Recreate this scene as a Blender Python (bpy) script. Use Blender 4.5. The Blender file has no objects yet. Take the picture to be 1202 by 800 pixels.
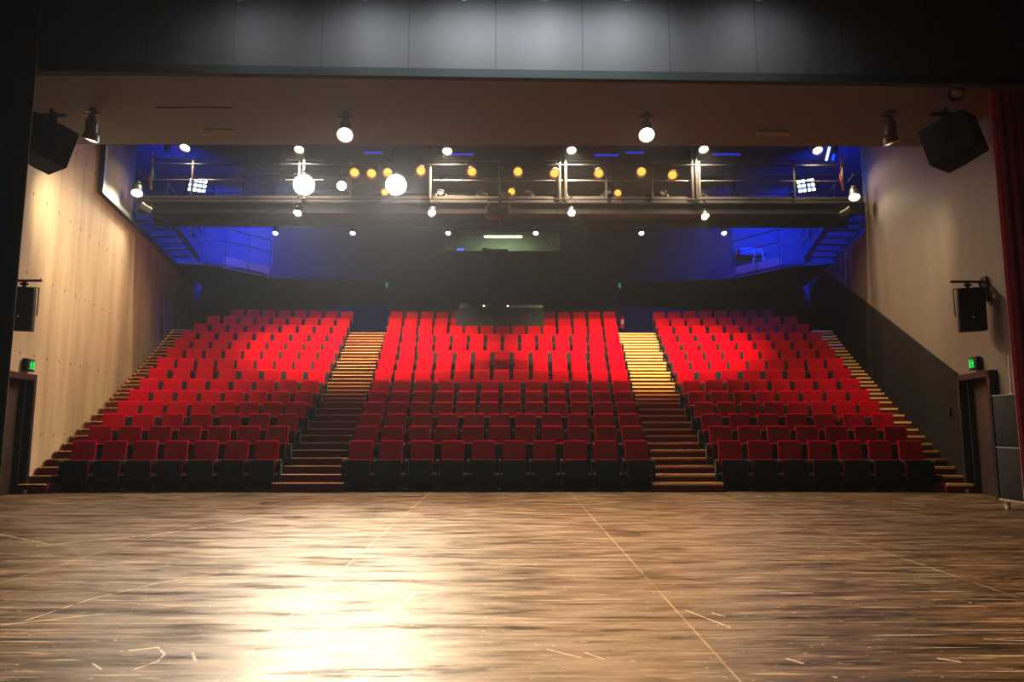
import bpy, bmesh, math, random
from math import sin, cos, tan, atan, atan2, pi, radians, sqrt
from mathutils import Vector, Matrix
random.seed(7)
S = bpy.context.scene
COL = S.collection

# ------------------------------------------------------------------ camera
H, PITCH, YAW, CX, F = 1.307, 0.1205, atan(5 / 801), 0.18, 801.0
cam_d = bpy.data.cameras.new('camera')
cam = bpy.data.objects.new('camera', cam_d)
COL.objects.link(cam)
cam.location = (CX, 0, H)
cam.rotation_euler = (pi / 2 + PITCH, 0, -YAW)
cam_d.sensor_width = 36
cam_d.lens = F / 1202 * 36
cam_d.clip_end = 200
S.camera = cam


# ------------------------------------------------------------------ helpers
class MB:
    """collects shapes into one mesh"""
    def __init__(s):
        s.v = []; s.f = []; s.sm = []

    def add(s, vs, fs, smooth=False):
        n = len(s.v)
        s.v += [tuple(v) for v in vs]
        s.f += [tuple(i + n for i in f) for f in fs]
        s.sm += [smooth] * len(fs)
        return s

    def box(s, c, d, M=None):
        x, y, z = c; a, b, e = d[0] / 2, d[1] / 2, d[2] / 2
        vs = [Vector((x + i * a, y + j * b, z + k * e)) for k in (-1, 1) for j in (-1, 1) for i in (-1, 1)]
        if M: vs = [M @ v for v in vs]
        return s.add(vs, [(0, 2, 3, 1), (4, 5, 7, 6), (0, 1, 5, 4), (2, 6, 7, 3), (0, 4, 6, 2), (1, 3, 7, 5)])

    def bevbox(s, c, d, r=.02, M=None, seg=2):
        bm = bmesh.new()
        bmesh.ops.create_cube(bm, size=1)
        for v in bm.verts: v.co = Vector((v.co.x * d[0] + c[0], v.co.y * d[1] + c[1], v.co.z * d[2] + c[2]))
        bmesh.ops.bevel(bm, geom=bm.edges[:], offset=r, segments=seg, affect='EDGES', profile=.5)
        if M: bmesh.ops.transform(bm, matrix=M, verts=bm.verts)
        s.frombm(bm, True)
        return s

    def frombm(s, bm, smooth=False):
        bm.verts.index_update()
        s.add([v.co.copy() for v in bm.verts], [tuple(v.index for v in f.verts) for f in bm.faces], smooth)
        bm.free()

    def prism(s, poly, z0, z1):
        """horizontal polygon (ccw) extruded in z; z1 may be list"""
        n = len(poly)
        vs = [Vector((p[0], p[1], z0)) for p in poly] + [Vector((p[0], p[1], z1)) for p in poly]
        fs = [tuple(range(n))[::-1], tuple(range(n, 2 * n))]
        for i in range(n):
            j = (i + 1) % n
            fs.append((i, j, n + j, n + i))
        return s.add(vs, fs)

    def extrude(s, poly3, off):
        """planar 3D polygon with thickness vector"""
        n = len(poly3); off = Vector(off)
        a = [Vector(p) for p in poly3]; vs = a + [p + off for p in a]
        fs = [tuple(range(n)), tuple(range(n, 2 * n))[::-1]]
        for i in range(n):
            j = (i + 1) % n
            fs.append((i, n + i, n + j, j))
        return s.add(vs, fs)

    def tube(s, pts, r, n=8, cap=True):
        pts = [Vector(p) for p in pts]
        rings = []
        for i, p in enumerate(pts):
            t = (pts[min(i + 1, len(pts) - 1)] - pts[max(i - 1, 0)]).normalized()
            u = t.cross(Vector((0, 0, 1)))
            if u.length < 1e-3: u = t.cross(Vector((0, 1, 0)))
            u.normalize(); w = u.cross(t)
            rr = r[i] if isinstance(r, (list, tuple)) else r
            rings.append([p + rr * (cos(2 * pi * k / n) * u + sin(2 * pi * k / n) * w) for k in range(n)])
        vs = [v for R in rings for v in R]
        fs = []
        for i in range(len(rings) - 1):
            for k in range(n):
                k2 = (k + 1) % n
                fs.append((i * n + k, i * n + k2, (i + 1) * n + k2, (i + 1) * n + k))
        if cap:
            fs.append(tuple(range(n))[::-1]); fs.append(tuple((len(rings) - 1) * n + k for k in range(n)))
        return s.add(vs, fs, True)

    def lathe(s, prof, n=20, M=None, cap=True):
        """prof: list of (radius, z)"""
        vs = []
        for r, z in prof:
            for k in range(n):
                v = Vector((r * cos(2 * pi * k / n), r * sin(2 * pi * k / n), z))
                vs.append(M @ v if M else v)
        fs = []
        for i in range(len(prof) - 1):
            for k in range(n):
                k2 = (k + 1) % n
                fs.append((i * n + k, i * n + k2, (i + 1) * n + k2, (i + 1) * n + k))
        if cap:
            fs.append(tuple(range(n))[::-1]); fs.append(tuple((len(prof) - 1) * n + k for k in range(n)))
        return s.add(vs, fs, True)

    def build(s, name, mat, parent=None, bevel=0, auto=True):
        me = bpy.data.meshes.new(name)
        me.from_pydata(s.v, [], s.f)
        for p, sm in zip(me.polygons, s.sm): p.use_smooth = sm
        bm = bmesh.new(); bm.from_mesh(me)
        bmesh.ops.recalc_face_normals(bm, faces=bm.faces)
        if bevel:
            bmesh.ops.bevel(bm, geom=bm.edges[:], offset=bevel, segments=2, affect='EDGES', profile=.5)
        bm.to_mesh(me); bm.free()
        if any(s.sm) or bevel:
            try: me.set_sharp_from_angle(angle=radians(40))
            except Exception: pass
        me.materials.append(mat)
        o = bpy.data.objects.new(name, me)
        COL.objects.link(o)
        if parent: o.parent = parent
        return o


def tag(o, label=None, cat=None, group=None, kind=None):
    if label: o['label'] = label
    if cat: o['category'] = cat
    if group: o['group'] = group
    if kind: o['kind'] = kind
    return o


def empty(name, loc=(0, 0, 0), rz=0, label=None, cat=None, group=None):
    o = bpy.data.objects.new(name, None)
    COL.objects.link(o)
    o.location = loc; o.rotation_euler = (0, 0, rz); o.empty_display_size = .1
    return tag(o, label, cat, group)


def copy_tree(o, parent=None):
    c = o.copy(); COL.objects.link(c); c.parent = parent
    for ch in list(o.children): copy_tree(ch, c)
    return c


def struct(o): o['kind'] = 'structure'; return o


# ------------------------------------------------------------------ materials
def mat(name, col, rough=.6, metal=0, spec=.5, sheen=0, emit=None, es=0, noise=None, bump=0, coat=0):
    m = bpy.data.materials.new(name); m.use_nodes = True
    nt = m.node_tree; b = nt.nodes['Principled BSDF']
    b.inputs['Base Color'].default_value = (*col, 1)
    b.inputs['Roughness'].default_value = rough
    b.inputs['Metallic'].default_value = metal
    b.inputs['Specular IOR Level'].default_value = spec
    if coat: b.inputs['Coat Weight'].default_value = coat
    if sheen:
        b.inputs['Sheen Weight'].default_value = sheen
        b.inputs['Sheen Roughness'].default_value = .4
    if emit:
        b.inputs['Emission Color'].default_value = (*emit, 1); b.inputs['Emission Strength'].default_value = es
    if noise:
        sc, amt = noise
        tc = nt.nodes.new('ShaderNodeTexCoord')
        n = nt.nodes.new('ShaderNodeTexNoise'); n.inputs['Scale'].default_value = sc; n.inputs['Detail'].default_value = 5
        nt.links.new(tc.outputs['Object'], n.inputs['Vector'])
        mx = nt.nodes.new('ShaderNodeMix'); mx.data_type = 'RGBA'
        mx.inputs[6].default_value = (*[c * (1 - amt) for c in col], 1)
        mx.inputs[7].default_value = (*[min(1, c * (1 + amt)) for c in col], 1)
        nt.links.new(n.outputs['Fac'], mx.inputs[0]); nt.links.new(mx.outputs[2], b.inputs['Base Color'])
        if bump:
            bp = nt.nodes.new('ShaderNodeBump'); bp.inputs['Strength'].default_value = bump; bp.inputs['Distance'].default_value = .01
            nt.links.new(n.outputs['Fac'], bp.inputs['Height']); nt.links.new(bp.outputs[0], b.inputs['Normal'])
    return m


M = {}
M['velour'] = mat('red_velour', (.38, .0003, .008), .85, sheen=.0, spec=.0, noise=(9, .14))
M['seat_shell'] = mat('black_seat_shell', (.004, .006, .006), .7, 0, .12, noise=(8, .1))
M['black_metal'] = mat('black_metal', (.009, .009, .010), .6, 0, .2, noise=(12, .15))
M['arm'] = mat('dark_arm_pad', (.05, .035, .025), .35, noise=(12, .2))
M['plate'] = mat('grey_end_plate', (.09, .07, .06), .5, noise=(10, .1))
M['foot'] = mat('steel_foot', (.35, .33, .27), .35, .7, noise=(10, .1))
M['carpet'] = mat('dark_red_carpet', (.11, .010, .009), .95, spec=.1, noise=(30, .3), bump=.3)
M['platform'] = mat('platform_carpet', (.007, .005, .005), .95, spec=.1, noise=(30, .3))
M['brass'] = mat('brass_nosing', (.85, .50, .13), .5, 0, .4, noise=(20, .1))
M['black_wall'] = mat('black_wall', (.010, .010, .013), .8, noise=(2, .2))
M['dado'] = mat('dark_brown_cladding', (.010, .0075, .006), .95, 0, .1, noise=(3, .2))
M['soffit'] = mat('grey_brown_soffit', (.15, .21, .27), .85, noise=(1.5, .08))
M['ceil'] = mat('black_ceiling', (.012, .012, .016), .9, noise=(2, .2))
M['leg'] = mat('black_masking_drape', (.018, .028, .030), .9, noise=(3, .15), sheen=.1)
M['curtain'] = mat('crimson_velvet', (.30, .008, .022), .8, sheen=.5, noise=(6, .2))
M['steel'] = mat('grey_painted_steel', (.09, .085, .085), .4, .6, noise=(9, .15))
M['darksteel'] = mat('dark_steel', (.016, .015, .017), .5, .4, noise=(6, .2))
M['fascia'] = mat('gallery_fascia', (.42, .38, .36), .6, noise=(4, .15))
M['speaker'] = mat('speaker_cabinet_paint', (.024, .027, .030), .75, 0, .2, noise=(25, .25), bump=.2)
M['grille'] = mat('speaker_grille', (.017, .018, .019), .8, 0, .2, noise=(60, .35), bump=.4)
M['lampbody'] = mat('grey_lamp_housing', (.17, .17, .17), .4, .5, noise=(9, .1))
M['blackbody'] = mat('black_lamp_housing', (.02, .02, .02), .45, .3, noise=(9, .1))
M['white'] = mat('white_plastic', (.6, .57, .5), .4, noise=(6, .06))
M['extred'] = mat('extinguisher_red', (.7, .01, .015), .3, noise=(6, .08))
M['door'] = mat('dark_brown_door', (.035, .018, .014), .5, noise=(4, .2))
M['doorframe'] = mat('black_door_frame', (.014, .017, .02), .45, .2, noise=(6, .1))
M['cable'] = mat('black_cable', (.015, .015, .02), .6, noise=(6, .1))
M['cloth'] = mat('black_table_cloth', (.010, .011, .010), .9, noise=(12, .2))
M['gear'] = mat('mixer_metal', (.32, .30, .26), .45, .3, noise=(12, .3))
M['screen'] = mat('laptop_lid', (.13, .11, .12), .4, noise=(6, .1))
M['boothwall'] = mat('booth_plaster', (.32, .35, .28), .8, noise=(4, .05))
M['alu'] = mat('aluminium', (.6, .6, .62), .35, .8, noise=(9, .1))
M['paint'] = mat('pale_wing_panel', (.075, .075, .095), .8, noise=(3, .12))
M['cyl_blue'] = mat('blue_lit_can', (.10, .13, .45), .4, .3, noise=(6, .1))  # blue light on the grey metal cans is put into the base colour


def emission(name, col, s):
    m = bpy.data.materials.new(name); m.use_nodes = True
    nt = m.node_tree; nt.nodes.clear()
    e = nt.nodes.new('ShaderNodeEmission'); o = nt.nodes.new('ShaderNodeOutputMaterial')
    e.inputs[0].default_value = (*col, 1); e.inputs[1].default_value = s
    nt.links.new(e.outputs[0], o.inputs[0])
    return m


M['hot'] = emission('hot_lens', (1, .82, .55), 50)
M['veryhot'] = emission('very_hot_lens', (1, .93, .8), 260)
M['amber'] = emission('amber_lens', (1, .30, .04), 2.6)
M['tube_on'] = emission('green_white_tube', (.72, 1, .55), 7)
M['exit'] = emission('exit_green', (.05, 1, .15), .8)
M['blueled'] = emission('blue_led', (.22, .35, 1), 9)
M['whiteblue'] = emission('white_blue_glow', (.40, .55, 1), 14)  # glow of the made-up gallery panels
M['dotled'] = emission('pilot_light', (1, .9, .6), 5)


def nodes_of(m):
    return m.node_tree, m.node_tree.nodes, m.node_tree.links


def concrete(name, c1, c2, holes=True):
    m = mat(name, c1, .7)
    nt, N, L = nodes_of(m); b = N['Principled BSDF']
    tc = N.new('ShaderNodeTexCoord')
    mp = N.new('ShaderNodeMapping'); mp.inputs['Scale'].default_value = (1, 1, .12)
    L.new(tc.outputs['Object'], mp.inputs[0])
    n1 = N.new('ShaderNodeTexNoise'); n1.inputs['Scale'].default_value = 2.2; n1.inputs['Detail'].default_value = 6
    n1.inputs['Roughness'].default_value = .6
    L.new(mp.outputs[0], n1.inputs['Vector'])
    n2 = N.new('ShaderNodeTexNoise'); n2.inputs['Scale'].default_value = 14; n2.inputs['Detail'].default_value = 8
    L.new(tc.outputs['Object'], n2.inputs['Vector'])
    mx = N.new('ShaderNodeMix'); mx.data_type = 'RGBA'
    mx.inputs[6].default_value = (*c1, 1); mx.inputs[7].default_value = (*c2, 1)
    cr = N.new('ShaderNodeValToRGB'); cr.color_ramp.elements[0].position = .35; cr.color_ramp.elements[1].position = .68
    L.new(n1.outputs['Fac'], cr.inputs[0]); L.new(cr.outputs[0], mx.inputs[0])
    m2 = N.new('ShaderNodeMix'); m2.data_type = 'RGBA'; m2.blend_type = 'MULTIPLY'; m2.inputs[0].default_value = .35
    L.new(mx.outputs[2], m2.inputs[6]); L.new(n2.outputs['Fac'], m2.inputs[7])
    last = m2.outputs[2]
    # object space: local x along wall, z up: panel joints every 1.25 m
    sep = N.new('ShaderNodeSeparateXYZ'); L.new(tc.outputs['Object'], sep.inputs[0])

    def math_(op, a, bb=None):
        q = N.new('ShaderNodeMath'); q.operation = op
        for i, v in enumerate((a, bb)):
            if v is None: continue
            if isinstance(v, (int, float)): q.inputs[i].default_value = v
            else: L.new(v, q.inputs[i])
        return q.outputs[0]

    fx = math_('FRACT', math_('DIVIDE', sep.outputs[0], 1.25))
    line = math_('LESS_THAN', fx, .012)
    if holes:
        gx = math_('SUBTRACT', math_('FRACT', math_('DIVIDE', math_('ADD', sep.outputs[0], .3), 1.25 / 2)), .5)
        gz = math_('SUBTRACT', math_('FRACT', math_('DIVIDE', math_('ADD', sep.outputs[2], -.3), 1.55)), .5)
        d = math_('ADD', math_('POWER', math_('MULTIPLY', gx, .625), 2), math_('POWER', math_('MULTIPLY', gz, 1.55), 2))
        hole = math_('LESS_THAN', d, .028 ** 2)
        line = math_('MAXIMUM', math_('MULTIPLY', line, .35), math_('MULTIPLY', hole, .85))
    else:
        line = math_('MULTIPLY', line, .15)
    m3 = N.new('ShaderNodeMix'); m3.data_type = 'RGBA'
    L.new(line, m3.inputs[0]); L.new(last, m3.inputs[6]); m3.inputs[7].default_value = (.03, .025, .02, 1)
    L.new(m3.outputs[2], b.inputs['Base Color'])
    return m


M['concrete'] = concrete('fair_faced_concrete', (.62, .47, .30), (.46, .33, .20))
M['beige_wall'] = concrete('dark_beige_wall', (.16, .128, .090), (.135, .106, .074), False)  # darker beige than the concrete, without tie holes


# worn scratches on the stage boards: ax, ay, bx, by, half width (m)
SCRATCHES = [
    (-.62, 5.05, -.54, 5.55, .012), (-.60, 5.02, -.60, 5.14, .022), (1.44, 5.00, 1.62, 4.60, .008), (1.60, 4.94, 1.66, 4.85, .010),
    (-3.05, 4.75, -2.95, 5.35, .006), (-2.95, 5.35, -2.72, 5.85, .006), (-2.72, 5.85, -2.30, 6.35, .006),
    (-4.9, 7.6, -3.95, 8.4, .012), (-3.95, 8.4, -3.3, 9.9, .012), (-6.2, 8.6, -4.9, 7.75, .010),
    (-2.05, 4.15, -1.88, 4.22, .010), (-1.88, 4.22, -1.78, 4.10, .006), (-1.78, 4.10, -1.76, 3.98, .006), (-1.76, 3.98, -1.82, 3.86, .006),
    (-2.1, 3.95, -2.0, 3.86, .005), (-1.63, 4.12, -1.55, 3.98, .008), (.40, 4.18, .60, 4.02, .006), (.62, 4.12, .72, 4.0, .005),
    (-3.4, 4.55, -2.6, 4.95, .006), (2.3, 5.5, 2.55, 5.5, .008), (3.1, 4.35, 3.35, 4.3, .007), (2.6, 4.0, 2.68, 3.95, .010), (1.75, 4.0, 1.8, 3.93, .012)]


def floor_mat():
    m = mat('worn_black_stage_boards', (.05, .03, .02), .35)
    nt, N, L = nodes_of(m); b = N['Principled BSDF']
    tc = N.new('ShaderNodeTexCoord')

    def mapping(sc, rot=0):
        mp = N.new('ShaderNodeMapping'); mp.inputs['Scale'].default_value = sc; mp.inputs['Rotation'].default_value = (0, 0, rot)
        L.new(tc.outputs['Object'], mp.inputs[0]); return mp.outputs[0]

    def noise(vec, sc, det=6, ro=.6):
        n = N.new('ShaderNodeTexNoise'); n.inputs['Scale'].default_value = sc; n.inputs['Detail'].default_value = det
        n.inputs['Roughness'].default_value = ro; L.new(vec, n.inputs['Vector']); return n.outputs['Fac']

    def ramp(x, a, bb, ca=(0, 0, 0, 1), cb=(1, 1, 1, 1)):
        r = N.new('ShaderNodeValToRGB'); r.color_ramp.elements[0].position = a; r.color_ramp.elements[1].position = bb
        r.color_ramp.elements[0].color = ca; r.color_ramp.elements[1].color = cb
        L.new(x, r.inputs[0]); return r.outputs[0]

    def mathn(op, a, bb=None):
        q = N.new('ShaderNodeMath'); q.operation = op
        for i, v in enumerate((a, bb)):
            if v is None: continue
            if isinstance(v, (int, float)): q.inputs[i].default_value = v
            else: L.new(v, q.inputs[i])
        return q.outputs[0]

    def mix(f, a, bb):
        q = N.new('ShaderNodeMix'); q.data_type = 'RGBA'
        if isinstance(f, (int, float)): q.inputs[0].default_value = f
        else: L.new(f, q.inputs[0])
        for i, v in ((6, a), (7, bb)):
            if isinstance(v, tuple): q.inputs[i].default_value = v
            else: L.new(v, q.inputs[i])
        return q.outputs[2]

    grain = noise(mapping((.30, 1.6, 1)), 3.2, 10, .68)
    fine = noise(mapping((.8, 7, 1)), 2.5, 8, .7)
    patch = noise(mapping((.35, 1.1, 1)), 1.3, 5, .6)
    base = mix(ramp(grain, .40, .62), (.007, .0035, .0015, 1), (.15, .072, .022, 1))
    base = mix(ramp(patch, .35, .7), base, mix(ramp(fine, .42, .66), (.010, .005, .002, 1), (.20, .10, .034, 1)))
    # scuffs: thin stretched noise islands in a few directions
    sc_total = None
    for i, (rot, s1, s2, th) in enumerate(((.15, .5, 12, .665), (1.05, .6, 14, .68), (-.9, .5, 14, .68), (.5, 2, 20, .685))):
        v = noise(mapping((s1, s2, 1), rot), 2.0, 3, .5)
        t = ramp(v, th - .03, th + .01)
        sc_total = t if sc_total is None else mathn('MAXIMUM', sc_total, t)
    specks = ramp(noise(mapping((7, 9, 1)), 3, 2, .5), .70, .73)
    sc_total = mathn('MAXIMUM', mathn('MULTIPLY', sc_total, .75), specks)
    base = mix(mathn('MULTIPLY', sc_total, .8), base, (.62, .50, .34, 1))
    # sheet joints
    sep = N.new('ShaderNodeSeparateXYZ'); L.new(tc.outputs['Object'], sep.inputs[0])
    seam = None
    for x0 in (-6.7, -4.0, -1.31, 1.37, 4.05, 6.75):
        t = mathn('LESS_THAN', mathn('ABSOLUTE', mathn('SUBTRACT', sep.outputs[0], x0)), .008)
        seam = t if seam is None else mathn('MAXIMUM', seam, t)
    for y0 in (4.71, 9.6):
        t = mathn('LESS_THAN', mathn('ABSOLUTE', mathn('SUBTRACT', sep.outputs[1], y0)), .009)
        seam = mathn('MAXIMUM', seam, t)
    seam = mathn('MULTIPLY', seam, ramp(noise(mapping((1, 1, 1)), 2.5, 5), .30, .55))
    base = mix(mathn('MULTIPLY', seam, .7), base, (.50, .34, .17, 1))
    scr = None
    for (ax, ay, bx, by, w_) in SCRATCHES:
        dx, dy = bx - ax, by - ay; l2 = dx * dx + dy * dy
        px_ = mathn('SUBTRACT', sep.outputs[0], ax); py_ = mathn('SUBTRACT', sep.outputs[1], ay)
        t = mathn('DIVIDE', mathn('ADD', mathn('MULTIPLY', px_, dx), mathn('MULTIPLY', py_, dy)), l2)
        t = mathn('MINIMUM', mathn('MAXIMUM', t, 0), 1)
        ex = mathn('SUBTRACT', px_, mathn('MULTIPLY', t, dx)); ey = mathn('SUBTRACT', py_, mathn('MULTIPLY', t, dy))
        d_ = mathn('SQRT', mathn('ADD', mathn('MULTIPLY', ex, ex), mathn('MULTIPLY', ey, ey)))
        q_ = mathn('LESS_THAN', d_, w_)
        scr = q_ if scr is None else mathn('MAXIMUM', scr, q_)
    scr = mathn('MULTIPLY', scr, ramp(noise(mapping((3, 3, 1)), 4, 3), .38, .5))
    base = mix(mathn('MULTIPLY', scr, .85), base, (.75, .62, .45, 1))
    spl = mathn('MULTIPLY', ramp(mathn('ADD', mathn('MULTIPLY', grain, .6), mathn('MULTIPLY', fine, .4)), .40, .60), .30)
    L.new(mathn('ADD', spl, .03), b.inputs['Specular IOR Level'])
    L.new(base, b.inputs['Base Color'])
    rg = mix(ramp(grain, .3, .7), (.27, .27, .27, 1), (.50, .50, .50, 1))
    rg2 = mix(sc_total, rg, (.7, .7, .7, 1))
    L.new(rg2, b.inputs['Roughness'])
    bp = N.new('ShaderNodeBump'); bp.inputs['Strength'].default_value = .5; bp.inputs['Distance'].default_value = .003
    L.new(fine, bp.inputs['Height']); L.new(bp.outputs[0], b.inputs['Normal'])
    return m


M['stage'] = floor_mat()


def panel_mat():
    m = mat('dark_acoustic_panels', (.05, .05, .062), .75)
    nt, N, L = nodes_of(m); b = N['Principled BSDF']
    tc = N.new('ShaderNodeTexCoord'); sep = N.new('ShaderNodeSeparateXYZ'); L.new(tc.outputs['Object'], sep.inputs[0])

    def mathn(op, a, bb):
        q = N.new('ShaderNodeMath'); q.operation = op
        for i, v in enumerate((a, bb)):
            if isinstance(v, (int, float)): q.inputs[i].default_value = v
            else: L.new(v, q.inputs[i])
        return q.outputs[0]
    fx = mathn('LESS_THAN', mathn('FRACT', mathn('DIVIDE', sep.outputs[0], 1.2), 0), .012)
    fz = mathn('LESS_THAN', mathn('FRACT', mathn('DIVIDE', mathn('SUBTRACT', sep.outputs[2], 6.98), 1.16), 0), .016)
    n = N.new('ShaderNodeTexNoise'); n.inputs['Scale'].default_value = 1.2; n.inputs['Detail'].default_value = 5
    L.new(tc.outputs['Object'], n.inputs['Vector'])
    mx = N.new('ShaderNodeMix'); mx.data_type = 'RGBA'; L.new(n.outputs['Fac'], mx.inputs[0])
    mx.inputs[6].default_value = (.009, .011, .020, 1); mx.inputs[7].default_value = (.016, .018, .032, 1)
    m2 = N.new('ShaderNodeMix'); m2.data_type = 'RGBA'; L.new(mathn('MAXIMUM', fx, fz), m2.inputs[0])
    L.new(mx.outputs[2], m2.inputs[6]); m2.inputs[7].default_value = (.012, .012, .016, 1)
    L.new(m2.outputs[2], b.inputs['Base Color'])
    return m


M['panels'] = panel_mat()


def border_mat():
    m = mat('charcoal_border_cloth', (.075, .078, .082), .9, sheen=.15)
    nt, N, L = nodes_of(m); b = N['Principled BSDF']
    tc = N.new('ShaderNodeTexCoord'); sep = N.new('ShaderNodeSeparateXYZ'); L.new(tc.outputs['Object'], sep.inputs[0])
    q = N.new('ShaderNodeMath'); q.operation = 'DIVIDE'; L.new(sep.outputs[0], q.inputs[0]); q.inputs[1].default_value = 1.22
    f = N.new('ShaderNodeMath'); f.operation = 'FRACT'; L.new(q.outputs[0], f.inputs[0])
    l = N.new('ShaderNodeMath'); l.operation = 'LESS_THAN'; L.new(f.outputs[0], l.inputs[0]); l.inputs[1].default_value = .014
    mx = N.new('ShaderNodeMix'); mx.data_type = 'RGBA'; L.new(l.outputs[0], mx.inputs[0])
    mx.inputs[6].default_value = (.075, .078, .082, 1); mx.inputs[7].default_value = (.045, .047, .05, 1)
    L.new(mx.outputs[2], b.inputs['Base Color'])
    return m


M['border'] = border_mat()
gl = bpy.data.materials.new('booth_glass'); gl.use_nodes = True
_n = gl.node_tree; _n.nodes.clear()
_t = _n.nodes.new('ShaderNodeBsdfTransparent'); _g = _n.nodes.new('ShaderNodeBsdfGlossy'); _g.inputs['Roughness'].default_value = .03
_m = _n.nodes.new('ShaderNodeMixShader'); _m.inputs[0].default_value = .06; _o = _n.nodes.new('ShaderNodeOutputMaterial')
_n.links.new(_t.outputs[0], _m.inputs[1]); _n.links.new(_g.outputs[0], _m.inputs[2]); _n.links.new(_m.outputs[0], _o.inputs[0])
M['glass'] = gl

# ------------------------------------------------------------------ rake geometry
DN, TA, TB = 12.966, .9248, .8935
FZ = [0., .16, .29, .43, .57, .72, .87, 1.03, 1.18, 1.35, 1.52, 1.69, 1.87, 1.99, 2.12, 2.24, 2.37, 2.49, 2.62, 2.75, 2.87,
      3.0, 3.12, 3.25, 3.38, 3.51, 3.65, 3.78, 3.92, 4.05, 4.19, 4.32, 4.46, 4.59]
FY = [DN + n * TA / 2 if n <= 12 else DN + 6 * TA + (n - 12) * TB / 3 for n in range(34)]
NF = [2 * k if k < 6 else 12 + 3 * (k - 6) for k in range(14)]
ROWY = [13.91 + min(k, 6) * TA + max(k - 6, 0) * TB for k in range(14)]
BACKY = 27.6


def ang(n):      # turn of the side-block rows towards the centre
    if n <= 8: return radians(2.5 + 6 * n / 8)
    return radians(8.5 - 1.3 * (n - 8) / 25)


def xc(Y): return 3.03 + (Y - 13.91) * .1076          # edge of the centre block
def xi(Y): return 4.42 + (Y - 13.91) * .1093          # inner edge of a side block
def xw(Y): return 9.15 + .247 * (Y - 13.43)           # side wall


WA = atan(.247)


def wall_at(n, off=0.):   # where the turned line of step n meets the wall
    Y = FY[n]
    x = xi(Y); t = tan(ang(n))
    # Yl = Y - t*(X-x);  X = xw(Yl)
    X = (9.15 + .247 * (Y + t * x - 13.43)) / (1 + .247 * t) + off
    return X, Y - t * (X - x)


def linept(n, X):
    Y = FY[n]; return (X, Y - tan(ang(n)) * (X - xi(Y)))


OUT = [8.59, 8.84, 9.10, 9.31, 9.56, 9.80, 10.04, 10.29, 10.48, 10.70, 10.92, 10.91, 10.87, 10.38]
CNT = [(10, 7), (11, 7), (11, 7), (12, 8), (12, 8), (12, 8), (13, 8), (13, 9), (13, 9), (14, 9), (14, 9), (15, 9), (15, 9), (15, 8)]


def rowline(k, sgn):
    """end points of the backrest line of side row k"""
    n = NF[k]; Y = ROWY[k]; x0 = xi(Y) + .02; a = ang(n)
    # apparent outer x at ROWY scaled to the nearer depth
    X = OUT[k]
    for _ in range(20):
        Yo = Y - tan(a) * (X - x0)
        X = OUT[k] * (Yo + .6) / (Y + .6) if k > 3 else OUT[k] * Yo / Y
    return x0, Y, X, Y - tan(a) * (X - x0), a


# stage floor
f = MB(); f.box((0, 6.0, -.1), (30, 15.5, .2)); f.box((0, 21, -.12), (30, 15, .24))
struct(f.build('floor', M['stage']))

# platforms (rows stand on these)
pc = MB()
for k in range(1, 14):
    n = NF[k]; y0 = FY[n]; y1 = FY[NF[k + 1]] if k < 13 else FY[33] + 0.001
    if k == 13: y1 = BACKY
    pc.prism([(-xc(y0), y0), (xc(y0), y0), (xc(y1), y1), (-xc(y1), y1)], 0 if k < 3 else FZ[n] - 1.0, FZ[n])
struct(pc.build('floor_centre_rake', M['platform']))
for sgn in (-1, 1):
    ps = MB()
    for k in range(1, 14):
        n = NF[k]; m = NF[k + 1] if k < 13 else None
        _, _, Xo, _, _ = rowline(k, sgn)
        if k >= 11: Xo = rowline(10, sgn)[2] + (k - 10) * .12
        Xo += .06
        a0 = (xi(FY[n]), FY[n]); a1 = linept(n, Xo)
        if m: b0 = (xi(FY[m]), FY[m]); b1 = linept(m, Xo)
        else: b0 = (xi(BACKY), BACKY); b1 = (Xo, BACKY)
        poly = [a0, a1, b1, b0]
        poly = [(sgn * x, y) for x, y in poly]
        ps.prism(poly if sgn > 0 else poly[::-1], 0 if k < 3 else FZ[n] - 1.0, FZ[n])
    struct(ps.build('floor_left_rake' if sgn < 0 else 'floor_right_rake', M['platform']))


def row_outer(k):
    Xo = rowline(k, 1)[2]
    if k >= 11: Xo = rowline(10, 1)[2] + (k - 10) * .12
    return Xo + .06


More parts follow.
